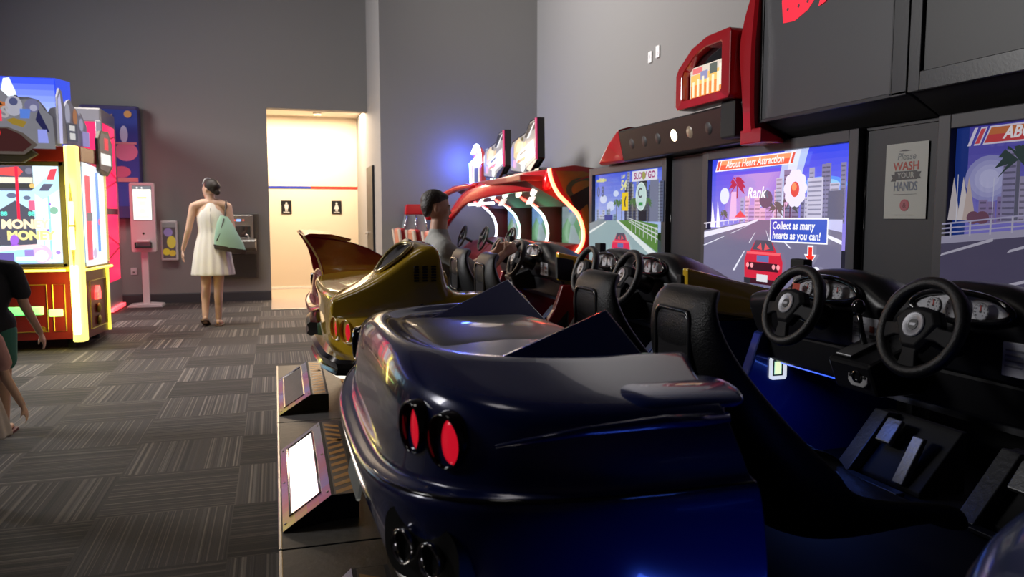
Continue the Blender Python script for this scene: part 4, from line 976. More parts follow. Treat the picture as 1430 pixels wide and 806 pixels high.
# ------------------------------------------------------------------ base plates and lit steps in front of the cars
for i, lb in enumerate(('black base plate under the blue car cabinet', 'black base plate under the yellow car cabinet', 'black base plate under the dark red car cabinet')):
    yc = YB + 1.85 * i; y0, y1 = yc - .92, yc + .92
    o = M().box(-.008, 3.2, y0, y1, 0, .028).build('base_plate', mat('black rubber floor', (.02, .02, .021), .45, bump=.2, scale=25), bevel=.003, label=lb, cat='platform', group='base plates under the racing cabinets')
    M().box(-.018, -.004, y0, y1, 0, .030).build('edge_trim', ALU, o, bevel=.003)
    # slanted light box and hazard striped step
    d = 1.85 * (i - 1)
    t = thing('step_light_box', ('slanted light box beside the blue car, cut by the bottom of the photo', 'slanted light box with glowing white panel and hazard striped step', 'unlit slanted light box beside the yellow car')[i], 'light box', (.15, 3.65 + d, .03), group='slanted light boxes on the cabinet steps')
    A, B_, C_, D_ = Vector((0, 3.03 + d, .032)), Vector((0, 4.13 + d, .032)), Vector((.205, 4.27 + d, .132)), Vector((.19, 3.11 + d, .132))
    m = M(); E_, F_ = Vector((.32, 4.27 + d, .132)), Vector((.30, 3.11 + d, .132))
    dn = lambda v: Vector((v.x, v.y, .03))
    m.add([A, B_, C_, D_, E_, F_, dn(A), dn(B_), dn(C_), dn(D_), dn(E_), dn(F_)], [(0, 1, 2, 3), (3, 2, 4, 5), (0, 3, 9, 6), (3, 5, 11, 9), (1, 7, 8, 2), (2, 8, 10, 4), (4, 10, 11, 5), (6, 9, 11, 10, 8, 7)])
    m.build('box', BLACKM, t)
    def Q(a, b, h=.002):   # a along (0 near .. 1 far), b up the slope
        lo = A.lerp(B_, a); hi = D_.lerp(C_, a); v = lo.lerp(hi, b); n_ = Vector((-.45, 0, .9)); return v + n_ * h
    # iridescent metal face plate
    g = M(); NN = 24
    for k in range(NN):
        for l in range(4):
            a0, a1, b0, b1 = k / NN, (k + 1) / NN, l / 4, (l + 1) / 4
            h = (k * .09 + l * .17) % 1
            t_ = clip((a0 * 1.0 + b0 * .35), 0, .999) * 5; pal = [(.95, .80, .15), (.85, .30, .35), (.50, .40, .85), (.80, .30, .40), (.70, .28, .55), (.45, .42, .50)] if b0 < .6 or a0 > .1 else [(.8, .3, .4), (.85, .25, .35), (.6, .35, .7), (.45, .40, .60), (.42, .42, .50), (.45, .42, .50)]; ii = min(4, int(t_)); ff = t_ - ii; c = tuple(pal[ii][q_] * (1 - ff) + pal[ii + 1][q_] * ff for q_ in range(3))
            g.add([Q(a0, b0), Q(a0, b1), Q(a1, b1), Q(a1, b0)], [(3, 2, 1, 0)], 0, c)
    fp = g.build('face_plate', picmat('iridescent printed plate', 0.02 + .10 * (i != 2), .25, .45 if i == 1 else .3), t)
    fr = M(); fr.tube([Q(.09, .16, .004), Q(.93, .16, .004), Q(.93, .80, .004), Q(.09, .80, .004)], .005, 6, closed=True); fr.build('panel_rim', BLACKG, fp)
    g = M(); g.add([Q(.11, .20, .004), Q(.11, .76, .004), Q(.91, .76, .004), Q(.91, .20, .004)], [(3, 2, 1, 0)])
    g.build('light_panel', [mat('glowing white panel', (.9, .9, .85), .3, emit=4.0, ecol=(1, .93, .80)) if i < 2 else mat('unlit printed panel', (.10, .09, .085), .3, bump=.05, scale=30, var=.4)], fp, label='glowing white panel' if i == 1 else None)
    # hazard stripes
    g = M(); n = 13
    for k in range(n):
        a0 = k / n; z = .1335; da = .045 * (1 if k < n * .62 else -1)
        def S(a, b): lo = D_.lerp(C_, clip(a, 0, 1)); hi = F_.lerp(E_, clip(a, 0, 1)); v = lo.lerp(hi, b); v.z = z; return v
        g.add([S(a0 + da * 0 + .004, .18), S(a0 + .5 / n, .18), S(a0 + .5 / n + da, .82), S(a0 + da, .82)], [(0, 3, 2, 1)])
    bd = M(); bd.add([S(0.005, .12), S(.995, .12), S(.995, .88), S(.005, .88)], [(3, 2, 1, 0)])
    for v in bd.v: v.z = .1328
    ho = bd.build('hazard_strip', mat('grey metal strip', (.05, .05, .052), .4, .5, bump=.05, scale=60), t)
    g.build('stripes', mat('worn orange paint', (.30, .15, .03), .5, bump=.1, scale=90, var=.3), ho)
    q = M()
    for a in (.05, .5, .95):
        for b in (.06, .94):
            v = Q(a, b, .003); q.lathe([(.006, 0), (.004, .003), (.0005, .0035)], 8, T(*v) @ Ry(-.46))
    q.build('screws', STEEL, fp)

# ------------------------------------------------------------------ red three seat racing machine by the far wall
t = thing('triple_racing_machine', 'red three seat racing machine with neon curves and lit signs', 'arcade racing machine', (2.9, 8.8, 0))
NC = [(2.592, 1.724), (2.612, 1.62), (2.683, 1.482), (2.797, 1.37), (2.897, 1.271), (2.952, 1.129), (2.946, .986), (2.862, .865)]
NCs = [(v.x, v.y) for v in spline([(a, b, 0) for a, b in NC], 5)]
cols = [((1, .10, .04), 6), ((.75, 1, .88), 3), ((.6, 1, .85), 3), ((.8, .85, 1), 3)]
for k, y in enumerate((7.2, 8.25, 9.3, 10.35)):
    m = M(); poly = NCs + [(2.70, .60), (2.70, .03), (3.5, .03), (3.5, 1.62), (3.2, 1.72), (2.85, 1.76)]
    m.prism(poly, 'y', y - .02 + .02 * (k == 0), y + .02 + .02 * (k == 0))
    dv = m.build('side_panel', mat('dark red panel', (.22, .012, .014), .35, coat=.3) if k == 0 else mat('dim red divider', (.16, .02, .02), .4, bump=.02, scale=60), t, bevel=.005)
    if k == 0:
        p = Pic((3.05, y - .001, 1.3), (1, 0, 0), (0, 0, 1), .0005); G = (.16, .12, .015)
        p.poly([(-.40, .40), (-.30, .18), (-.12, .0), (-.08, -.2), (.02, -.3), (.42, -.3), (.42, .20), (.2, .30), (-.1, .40)], (.20, .14, .015))
        p.disc(-.1, .22, .19, (.04, .10, .05), ry=.12).disc(-.08, .22, .15, (.22, .16, .02), ry=.09)
        p.poly([(-.25, .15), (.0, .28), (.18, .22), (.30, .05), (.2, .12), (.12, -.05), (.06, .08), (-.02, -.12), (-.06, .08), (-.18, -.02)], (.012, .008, .008))
        p.poly([(.0, .02), (.12, .10), (.25, -.05), (.15, .02), (.1, -.02)], (.30, .28, .2)); p.poly([(-.2, .30), (.1, .38), (.4, .28), (.4, .34), (.1, .42)], (.26, .02, .02))
        p.disc(.22, .12, .05, (.3, .03, .03)); p.poly([(.1, -.1), (.35, .0), (.3, -.15), (.4, -.25), (.2, -.2)], (.012, .008, .008))
        p.build('dragon_flame_artwork', picmat('side artwork', 0, .35, .9, .3), dv)
    q = M(); q.tube([(x - .012, y - (.012 if k == 0 else 0), z) for x, z in NCs], .017 if k else .02, 8)
    c, s_ = cols[k]; q.build('neon_tube', neon('neon ' + str(k), c, s_ if k else 9), t, smooth=True, label=('orange red neon tube', 'white green neon tube', 'white neon tube', 'cool white neon tube')[k])
    if k:
        l = bpy.data.lights.new('neon_glow', 'POINT'); l.energy = 1.6; l.color = ((.2, 1, .45), (.2, 1, .6), (.3, .4, 1))[k - 1]; l.shadow_soft_size = .15
        lo = bpy.data.objects.new('neon_glow', l); COL.objects.link(lo); lo.location = (2.75, y + (-.3 if k < 3 else -.4), 1.25)
l = bpy.data.lights.new('neon_glow', 'POINT'); l.energy = 4; l.color = (1, .1, .05); l.shadow_soft_size = .1
lo = bpy.data.objects.new('neon_glow', l); COL.objects.link(lo); lo.location = (2.5, 7.05, 1.5)
# back wall of each bay with its screen
for k in range(3):
    y0 = 7.22 + 1.05 * k; y1 = y0 + 1.0
    b_ = M().box(3.12, 3.4, y0 + .02, y1 + .01, .03, 1.6).build('bay_back', mat('bay wall', (.05, .05, .055), .5, bump=.02, scale=60), t)
    q = M().box(3.06, 3.12, y0 + .12, y1 - .1, .85, 1.5).build('bay_screen', BLACKG, t)
    p = Pic((3.058, (y0 + y1) / 2, 1.16), (0, -1, 0), (0, 0, 1))
    p.grad(-.36, -.28, .36, .30, (.10, .22, .20), (.20, .35, .75) if k else (.3, .35, .4), 8)
    p.poly([(-.36, -.05), (-.2, .08), (-.05, -.02), (.1, .1), (.36, .02), (.36, -.28), (-.36, -.28)], (.12, .28, .14)).poly([(-.1, .0), (0, .0), (.3, -.28), (-.2, -.28)], (.3, .38, .4)).rect(-.15, .14, .12, .25, (.12, .2, .6)).disc(.2, -.1, .06, (.3, .5, .2))
    p.build('bay_image', picmat('bay artwork', .8, .2, .1), q)
    # seat, dash and wheel of the bay
    yc = (y0 + y1) / 2
    m = M(); m.prism([(1.62, .03), (1.60, .35), (1.50, .75), (1.47, 1.10), (1.55, 1.12), (1.62, .80), (1.74, .50), (2.1, .48), (2.15, .40), (2.1, .03)], 'y', yc - .22, yc + .22)
    st = m.build('seat', mat('seat red vinyl', (.40, .015, .02), .35, coat=.3), t, bevel=.03)
    for s_ in (-1, 1):
        q = M(); q.tube([(1.47, yc + s_ * .235, 1.10), (1.52, yc + s_ * .24, .75), (1.62, yc + s_ * .245, .52), (2.1, yc + s_ * .245, .46)], .022, 8); q.build('seat_trim', mat('cream vinyl edge', (.45, .36, .28), .4, bump=.05, scale=60), st, smooth=True)
    m = M(); m.prism([(2.45, .03), (2.40, .78), (2.55, .92), (2.9, .98), (3.1, .95), (3.1, .03)], 'y', y0, y1); m.build('dash_block', mat('dark red dash', (.12, .006, .01), .5, bump=.02, scale=60), t, bevel=.02)
    m = M(); B = T(2.33, yc, 1.0) @ Ry(math.radians(-70)); m.tube([(B @ Vector((.14 * math.cos(2 * PI * i / 28), .14 * math.sin(2 * PI * i / 28), 0))) for i in range(28)], .014, 8, closed=True)
    for a in (0, 2.1, 4.2): m.tube([B @ Vector((0, 0, 0)), B @ Vector((.13 * math.cos(a), .13 * math.sin(a), 0))], .012, 6)
    m.ell((2.33, yc, 1.0), (.04, .04, .04), 10, 8); m.tube([(2.33, yc, 1.0), (2.46, yc, .93)], .02, 6); m.build('steering_wheel', BLACK, t, smooth=True)
# canopy: red beam across the front with lamps under it, and the hoop coming down at the far end
rows = []
path = spline([(2.60, 7.18, 1.625), (2.47, 7.7, 1.62), (2.39, 8.2, 1.595), (2.31, 8.7, 1.56), (2.24, 9.2, 1.49), (2.20, 9.6, 1.36), (2.13, 9.9, 1.15), (2.06, 10.15, .90), (1.99, 10.3, .5)], 5)
for i, c in enumerate(path):
    tt = i / (len(path) - 1); h = .145 - .045 * tt; dn_ = max(0, (tt - .6) / .4)
    up = Vector((.1 + .75 * dn_, .3 * dn_, 1 - .75 * dn_)).normalized(); out_ = Vector((-1 + .9 * dn_, -.2, -.1 * (1 - dn_))).normalized() * .05
    rows.append([c + up * h * .7, c + out_ + up * h * .55, c + out_ - up * h * .75, c - up * h * .9, c - out_ * 1.5 - up * h * .6, c - out_ * 1.5 + up * h * .6])
m = M(); m.grid(rows, closeu=True); m.f += [list(range(6)), list(range(len(rows) * 6 - 6, len(rows) * 6))]; m.m += [0, 0]; m.c += [(1, 1, 1)] * 2
m.build('canopy_beam', RED, t, sub=1, smooth=True)
path2 = spline([(2.28, 8.9, 1.62), (2.18, 9.4, 1.60), (2.06, 9.9, 1.50), (2.0, 10.1, 1.40), (1.97, 10.22, 1.22)], 5)
m = M(); m.tube(path2, [.055] * len(path2), 8, flat=.6); m.build('upper_rail', RED, t, smooth=True)
M().box(2.30, 3.3, 7.25, 10.33, 1.60, 1.66).build('canopy_roof', mat('dark red panel'), t, bevel=.01)
m = M(); m.prism([(2.36, 1.60), (2.80, 1.36), (3.1, 1.36), (3.1, 1.60)], 'y', 7.25, 10.33); pn = m.build('canopy_underside', mat('red black underside', (.10, .006, .008), .6, bump=.03, scale=60), t)
for k in range(6):
    y = 7.42 + k * .5; x = 2.50; z = 1.50
    q = M(); q.ell((x, y, z), (.03, .035, .05), 12, 8, rot=Matrix.Rotation(.5, 3, 'Y')); q.build('canopy_lamp', neon('canopy lamp ' + str(k % 3), ((.85, 1, .8), (1, .95, .6), (.8, 1, .9))[k % 3], 2.0), t, smooth=True)
for k in range(3):
    y = 7.72 + k * 1.05; q = M(); q.box(2.56, 2.575, y - .1, y + .1, 1.38, 1.47); q.xf(T(2.56, y, 1.42) @ Ry(.5) @ T(-2.56, -y, -1.42)); q.build('lit_badge', neon('badge', (.9, .8, .7), .8), t, bevel=.01)
    q = M(); q.tube([(2.52, y + .42, 1.55), (2.62, y + .42, 1.44), (2.80, y + .42, 1.37)], .014, 6); q.build('red_neon', neon('red neon', (1, .05, .04), 5), t, smooth=True)
q = M(); q.tube([(2.45, 8.75, 1.41), (2.45, 9.95, 1.41)], .018, 6); q.build('white_neon', neon('white neon', (.85, .95, 1), 5), t, smooth=True)
# lit sign boards on the roof
for k, (y0, y1) in enumerate(((8.56, 7.60), (9.74, 8.74))):
    out2 = [(0, 1.77), (.0, 2.02), (.08, 2.10), (.58, 2.16), (.64, 2.22), (.72, 2.26), (.95, 2.27), (.97, 1.85), (.70, 1.72), (.45, 1.70)]
    m = M(); m.prism([(y0 - a, z) for a, z in out2], 'x', 2.60, 2.68); s_ = m.build('sign_board', BLACKG, t, bevel=.006)
    p = Pic((2.598, y0, 1.72), (0, -1, 0), (0, 0, 1), .001)
    p.poly([(.03, .06), (.03, .29), (.10, .36), (.58, .42), (.74, .52), (.92, .53), (.93, .14), (.45, .02)], (.42, .38, .36))
    p.poly([(.05, .1), (.05, .3), (.13, .34), (.15, .1)], (.35, .32, .7)).poly([(.15, .20), (.18, .34), (.35, .40), (.45, .32), (.6, .34), (.55, .22), (.3, .14)], (.9, .65, .35))
    p.poly([(.2, .24), (.3, .36), (.5, .34), (.5, .24)], (1, .85, .55)).poly([(.25, .14), (.3, .22), (.85, .34), (.90, .16), (.5, .08)], (1, 1, .98))
    p.poly([(.55, .38), (.72, .5), (.92, .52), (.92, .44), (.75, .42), (.65, .36)], (.03, .03, .03)).poly([(.62, .36), (.86, .50), (.90, .50), (.70, .36)], (.9, .9, .9)).poly([(.3, .12), (.55, .14), (.6, .18), (.3, .15)], (.85, .3, .1))
    p.disc(.5, .07, .075, (1, 1, .95), ry=.055).disc(.2, .12, .05, (.9, .5, .7)).poly([(.38, .21), (.60, .25), (.6, .235), (.4, .195)], (.05, .04, .03)).poly([(.44, .36), (.48, .40), (.52, .37), (.52, .34)], (.1, .08, .0))
    p.build('sign_picture', picmat('lit sign artwork', .95, .2, .1), s_)
    q = M(); q.tube([(2.59, y0 - .96, 1.84), (2.59, y0 - .94, 2.26)], .012, 6); q.build('sign_edge', mat('pink edge', (.4, .03, .10), .3, emit=.4, ecol=(1, .1, .3)), s_, smooth=True)
    q = M(); q.prism([(2.62, 1.62), (2.62, 1.76), (2.95, 1.62)], 'y', y0 - .95, y0 - .35); q.ell((2.75, y0 - .7, 1.68), (.12, .2, .10), 12, 8); q.build('sign_bracket', BLACKG, s_, bevel=.01)
m = M(); m.prism([(10.45, 1.66), (10.45, 1.9), (10.40, 1.95), (10.22, 2.12), (10.05, 2.16), (9.92, 2.10), (9.86, 1.9), (9.86, 1.66)], 'x', 2.60, 2.66)
s_ = m.build('end_sign', mat('end sign red', (.4, .03, .04), .3, emit=.15, ecol=(1, .2, .2)), t, bevel=.004)
p = Pic((2.598, 10.15, 1.86), (0, -1, 0), (0, 0, 1), .001); p.poly([(-.16, -.18), (-.16, .05), (-.05, .2), (.1, .22), (.2, .1), (.22, -.18)], (.95, .85, .6)); p.rect(-.06, -.18, .14, .04, (.10, .10, .16)); p.build('sign_picture', picmat('lit sign artwork'), s_)
q = M(); q.tube(spline([(2.58, 10.25, 2.10), (2.58, 10.05, 2.19), (2.58, 9.9, 2.12), (2.58, 9.84, 1.95)], 4), .022, 8); q.build('sign_neon', neon('white neon', (.85, .95, 1), 5), s_, smooth=True)
q = M(); q.tube([(2.60, 10.40, 1.68), (2.60, 10.43, 1.98), (2.60, 10.28, 2.0)], .022, 8); q.build('blue_neon', neon('blue neon', (.25, .55, 1), 7), s_, smooth=True)
l = bpy.data.lights.new('blue_glow', 'POINT'); l.energy = 20; l.color = (.06, .12, 1); l.shadow_soft_size = .06
lo = bpy.data.objects.new('blue_glow', l); COL.objects.link(lo); lo.location = (2.52, 10.45, 2.0)
l = bpy.data.lights.new('sign_glow', 'POINT'); l.energy = 6; l.color = (1, .8, .6); l.shadow_soft_size = .2
lo = bpy.data.objects.new('sign_glow', l); COL.objects.link(lo); lo.location = (2.3, 8.5, 1.95)
# small red and clear capsule machine against the wall
t = thing('capsule_dispenser', 'small red topped clear dispenser against the far wall behind the man', 'dispenser', (1.85, 10.5, 0))
def hexa(w0, w1, z0, z1, cx_=1.84, cy_=10.575):
    return [(cx_ - w0, cy_ - w0 * .5, z0), (cx_ + w0, cy_ - w0 * .5, z0), (cx_ + w0, cy_ + w0 * .5, z0), (cx_ - w0, cy_ + w0 * .5, z0), (cx_ - w1, cy_ - w1 * .5, z1), (cx_ + w1, cy_ - w1 * .5, z1), (cx_ + w1, cy_ + w1 * .5, z1), (cx_ - w1, cy_ + w1 * .5, z1)]
HF = [(0, 3, 2, 1), (4, 5, 6, 7), (0, 1, 5, 4), (1, 2, 6, 5), (2, 3, 7, 6), (3, 0, 4, 7)]
M().add(hexa(.20, .22, 0, .98), HF).build('stand', mat('off white plastic'), t, bevel=.01)
M().add(hexa(.19, .13, .98, 1.28), HF).build('clear_bin', mat('cloudy clear plastic', (.30, .33, .35), .1, coat=.5), t, bevel=.01)
M().add(hexa(.14, .12, 1.28, 1.42), HF).build('red_lid', RED, t, bevel=.015)
for x in (-.15, .0, .15):
    q = M(); q.tube([(1.84 + x * 1.2, 10.475, .98), (1.84 + x * .8, 10.50, 1.28)], .010, 6); q.build('chrome_strip', CHROME, t, smooth=True)

# ------------------------------------------------------------------ coin pusher on the left
t = thing('coin_pusher', 'large coin pusher machine with glowing yellow corner post', 'arcade machine', (-2.5, 8.7, 0))
DR = mat('deep red laminate', (.16, .010, .012), .35, coat=.3, bump=.02, scale=40); YN = neon('yellow strip', (1, .82, .06), 1.6)
BR = mat('brass trim', (.35, .26, .05), .35, .6, bump=.03, scale=60)
foot = [(-3.55, 8.14), (-1.87, 8.14), (-1.72, 8.14), (-1.655, 8.72), (-1.80, 9.4), (-3.55, 9.4)]
m = M(); m.prism(foot, 'z', .10, .74); m.build('base_cabinet', DR, t, bevel=.004)
m = M(); m.prism([(-3.58, 8.10), (-1.86, 8.10), (-1.69, 8.12), (-1.615, 8.74), (-1.78, 9.42), (-3.58, 9.42)], 'z', .74, .785); m.build('ledge', BR, t, bevel=.006)
q = M(); q.tube([(-3.5, 8.085, .755), (-1.87, 8.085, .755)], .012, 6); q.tube([(-1.70, 8.10, .755), (-1.60, 8.74, .755)], .014, 6); q.build('yellow_edge_light', YN, t, smooth=True)
q = M(); q.tube([(-1.645, 8.735, .10), (-1.645, 8.735, .74)], .016, 6); q.build('yellow_edge_light', YN, t, smooth=True)
for (x0, x1, z0, z1) in ((-2.55, -2.05, .18, .62), (-2.0, -1.90, .18, .62), (-3.4, -2.62, .18, .62)):
    q = M(); q.tube([(x0, 8.135, z0), (x1, 8.135, z0), (x1, 8.135, z1), (x0, 8.135, z1)], .006, 6, closed=True); q.build('door_bead', BR, t)
q = M(); q.tube([(-1.70, 8.20, .18), (-1.652, 8.68, .18), (-1.652, 8.68, .64), (-1.70, 8.20, .64)], .006, 6, closed=True); q.build('door_bead', BR, t)
q = M(); q.box(-2.42, -2.08, 8.118, 8.14, .34, .42); q.box(-2.04, -1.92, 8.118, 8.14, .32, .39); q.build('green_light', neon('green light', (.03, .9, .18), 1.3), t, bevel=.03)
q = M(); q.lathe([(.03, 0), (.03, .02), (.001, .025)], 16, T(-2.1, 8.138, .2) @ Rx(PI / 2)); q.build('lock', BR, t, smooth='auto')
q = M(); q.prism([(8.36, .45), (8.36, .52), (8.40, .58), (8.44, .58), (8.48, .52), (8.48, .45), (8.44, .45), (8.44, .52), (8.40, .52), (8.40, .45)], 'x', -1.70, -1.66); q.build('red_coin_light', neon('red coin light', (1, .04, .04), 3), t)
for z in (.36, .24):
    q = M(); q.ell((-1.675, 8.43, z), (.02, .04, .05), 12, 8); q.build('coin_door', BR, t, smooth=True)
for x, y in ((-3.3, 8.3), (-1.9, 8.3), (-1.8, 8.85), (-2.6, 8.3)):
    q = M(); q.lathe([(.035, 0), (.035, .06), (.02, .10)], 12, T(x, y, .0)); q.build('foot', BLACKM, t, smooth='auto')

# glazed cabinet
M().box(-3.5, -1.86, 8.75, 9.3, .78, 1.9).build('inner_back', mat('pale blue interior', (.35, .5, .7), .4, emit=.5, ecol=(.5, .75, 1)), t)
wn = M(); wn.box(-1.90, -1.83, 8.14, 8.2, .785, 1.76); wn.box(-3.5, -1.86, 8.14, 8.2, .785, .815); wn.box(-3.5, -1.86, 8.14, 8.2, 1.72, 1.76); wn.box(-3.5, -3.45, 8.14, 8.2, .785, 1.76); wo = wn.build('window_frame', mat('grey brown frame', (.10, .09, .075), .4, .4, bump=.02, scale=60), t, bevel=.004)
# the play field: sloped shelves, pillars and a central tower, all lit
pl = M(); pl.box(-3.45, -1.90, 8.20, 8.74, .785, .815)
pf = pl.build('play_field', mat('blue play field', (.05, .15, .5), .3, emit=.25, ecol=(.2, .4, 1)), t)
p = Pic((-2.45, 8.30, 1.225), (1, 0, 0), (0, 0, 1), .002)
def ux(px): return px * .00625 + .0
def vy(py): return -(py - 303) * .00655
def pr_(x0, y0, x1, y1, c): p.rect(ux(x0), vy(y1), ux(x1), vy(y0), c)
pr_(-160, 226, 88, 374, (.45, .80, .98)); pr_(48, 226, 88, 374, (.72, .92, 1)); pr_(-160, 226, 48, 262, (.10, .10, .14)); pr_(52, 268, 82, 360, (.92, .96, 1)); pr_(66, 268, 69, 360, (.35, .75, 1)); pr_(58, 300, 60, 350, (.5, .8, 1))
p.poly([(ux(45), vy(262)), (ux(85), vy(226)), (ux(88), vy(226)), (ux(88), vy(255)), (ux(60), vy(275))], (.55, .85, 1)); p.poly([(ux(66), vy(246)), (ux(72), vy(231)), (ux(81), vy(230)), (ux(76), vy(246))], (.85, .08, .12)); p.poly([(ux(55), vy(262)), (ux(62), vy(252)), (ux(75), vy(252)), (ux(68), vy(262))], (.12, .12, .2))
p.poly([(ux(5), vy(230)), (ux(30), vy(228)), (ux(36), vy(235)), (ux(30), vy(242)), (ux(5), vy(240))], (.90, .10, .10)); pr_(-60, 243, 48, 251, (.85, .80, .65)); pr_(-60, 252, 50, 259, (.06, .06, .06)); p.disc(ux(47), vy(255), .022, (.8, .55, .2)); p.disc(ux(44), vy(234), .03, (.2, .2, .28))
p.poly([(ux(-20), vy(262)), (ux(50), vy(262)), (ux(50), vy(340)), (ux(-20), vy(340))], (.55, .80, .95)); p.poly([(ux(0), vy(340)), (ux(2), vy(290)), (ux(24), vy(276)), (ux(48), vy(292)), (ux(50), vy(340))], (.10, .10, .14)); p.disc(ux(20), vy(269), .04, (.15, .18, .3), ry=.025); p.disc(ux(40), vy(272), .03, (.15, .18, .3), ry=.02)
pr_(26, 228, 30, 304, (.9, .03, .08)); pr_(42, 276, 50, 290, (.85, .15, .3))
p.text('88', ux(9), vy(295), .055, (.15, .9, .75), 0, .002).text('88', ux(45), vy(295), .055, (.15, .9, .75), 0, .002)
p.text('MONEY', ux(36), vy(310), .112, (1, .88, .6), 0, .006).text('MONEY', ux(43), vy(326), .112, (1, .88, .35), 0, .006)
p.disc(ux(21), vy(332), .035, (.4, .15, .8), ry=.05); pr_(16, 338, 27, 346, (.35, .12, .7)); p.disc(ux(56), vy(352), .085, (.75, .55, .9)); p.disc(ux(56), vy(355), .055, (.92, .88, 1)); p.poly([(ux(-10), vy(342)), (ux(50), vy(338)), (ux(60), vy(343)), (ux(-10), vy(349))], (1, .7, .75))
pr_(0, 350, 20, 362, (.15, .12, .4)); pr_(22, 356, 48, 361, (.9, .9, 1)); pr_(34, 346, 46, 355, (.35, .25, .7)); pr_(-160, 365, 88, 374, (.03, .12, .5)); p.disc(ux(76), vy(290), .035, (.25, .5, .4)); p.disc(ux(71), vy(281), .01, (.3, .15, .8)); p.disc(ux(67), vy(318), .01, (.3, .15, .8)); p.disc(ux(79), vy(350), .02, (.4, .25, .9))
p.build('play_field_artwork', picmat('play field artwork', 1.25, .3, .1), pf)
# right hand window
q = M(); q.add([(-1.70, 8.16, .785), (-1.635, 8.72, .785), (-1.635, 8.72, 1.72), (-1.70, 8.16, 1.76)], [(0, 1, 2, 3)]); rw = q.build('side_window', mat('lit side glass', (.6, .7, .85), .2, emit=.9, ecol=(.85, .92, 1)), t, solid=.01)
p = Pic((-1.668, 8.44, 1.26), (.115, .993, 0), (0, 0, 1), .002)
p.rect(-.26, -.42, -.12, .38, (.85, .10, .15)).rect(-.10, -.40, .0, .40, (.75, .85, 1)).rect(.02, -.35, .10, .42, (.15, .35, .9)).rect(.12, -.40, .20, .42, (.8, .9, 1)).rect(-.26, -.05, -.12, .03, (.2, .18, .2)).disc(.06, -.06, .03, (.9, .2, .4)).disc(-.1, -.36, .05, (.6, .5, .7))
p.build('side_artwork', picmat('side window artwork', 1.1, .3, .1), rw)
q = M(); q.tube([(-1.628, 8.73, .80), (-1.628, 8.73, 1.72)], .012, 6); q.build('side_window_trim', mat('pale yellow trim', (.5, .4, .15), .3, emit=.5, ecol=(1, .8, .3)), t, smooth=True)
# glowing corner post
q = M(); q.prism([(-1.835, 8.13), (-1.825, 8.03), (-1.79, 8.0), (-1.725, 8.02), (-1.71, 8.12)], 'z', .085, 1.90)
cp = q.build('corner_post', mat('yellow light cover', (.9, .8, .2), .4, emit=1.5, ecol=(1, .86, .22)), t, bevel=.01, label='glowing yellow corner post')
q = M(); q.prism([(-1.815, 8.03), (-1.81, 8.0), (-1.79, 7.99), (-1.755, 8.0), (-1.745, 8.03)], 'z', .16, .80); q.build('post_tube_glow', neon('post core', (1, .97, .8), 3.0), cp)
p = Pic((-1.775, 7.985, 1.17), (1, -.03, 0), (0, 0, 1), .003)
p.poly([(0, -.42), (.034, 0), (0, .40), (-.034, 0)], (.03, .02, .01)).rect(-.02, .01, .02, .22, (1, .98, .9)).rect(-.02, -.22, .02, -.01, (1, .98, .9)).rect(-.02, -.008, .02, .0, (.03, .02, .01)).poly([(0, -.40), (.008, -.30), (-.008, -.30)], (.9, .05, .02)).poly([(0, .39), (.008, .34), (-.008, .34)], (.9, .05, .02))
p.build('post_badge', picmat('post badge', 1.4, .3, .1), cp)
l = bpy.data.lights.new('post_glow', 'AREA'); l.shape = 'RECTANGLE'; l.size = .12; l.size_y = 1.4; l.energy = 12; l.color = (1, .78, .1)
lo = bpy.data.objects.new('post_glow', l); COL.objects.link(lo); lo.location = (-1.78, 7.93, .9); lo.rotation_euler = (PI / 2, 0, math.radians(12))
# head: red band, skyline cut-outs, glowing blue back board
m = M(); m.prism([(-3.55, 8.12), (-1.86, 8.12), (-1.70, 8.10), (-1.63, 8.74), (-1.8, 9.4), (-3.55, 9.4)], 'z', 1.76, 1.90); m.build('head_band', DR, t, bevel=.005)
m = M(); m.prism([(-3.55, 8.36), (-1.925, 8.30), (-1.845, 8.5), (-2.06, 9.4), (-3.55, 9.4)], 'z', 1.90, 2.54)
bb = m.build('back_board', mat('blue light box', (.05, .1, .5), .3, emit=.75, ecol=(.02, .06, .85)), t)
p = Pic((-2.5, 8.315, 2.2), (1, -.037, 0), (0, 0, 1), .003); p.grad(-.9, -.30, .57, .33, (.75, .95, 1.0), (.02, .06, .9), 12); p.poly([(.12, .18), (.15, .32), (.2, .33), (.25, .2), (.27, .05), (.1, .05)], (.85, .95, 1)); p.build('glow_print', picmat('blue glow print', 1.2, .3, .1), bb)
out3 = [(-3.4, 1.90), (-3.4, 2.22), (-3.1, 2.30), (-2.9, 2.2), (-2.7, 2.28), (-2.46, 2.30), (-2.38, 2.39), (-2.33, 2.39), (-2.26, 2.33), (-2.10, 2.33), (-2.02, 2.31), (-1.97, 2.24), (-1.95, 2.20), (-1.93, 2.24), (-1.89, 2.25), (-1.86, 2.23), (-1.85, 1.90)]
m = M(); m.prism(out3, 'y', 8.10, 8.12); sk = m.build('head_cutout', mat('grey printed board', (.25, .25, .28), .4, emit=.06, ecol=(.6, .6, .9), bump=.02, scale=40), t)
p = Pic((-2.45, 8.098, 1.25), (1, 0, 0), (0, 0, 1), .002)
def ux(px): return px * .0061
def vy(py): return .62 - (py - 205) * .0064
P2 = lambda L, c: p.poly([(ux(a), vy(b)) for a, b in L], c)
P2([(-90, 205), (-90, 150), (0, 138), (10, 125), (16, 122), (22, 124), (32, 134), (42, 137), (60, 136), (72, 140), (78, 150), (88, 160), (90, 205)], (.20, .20, .23))
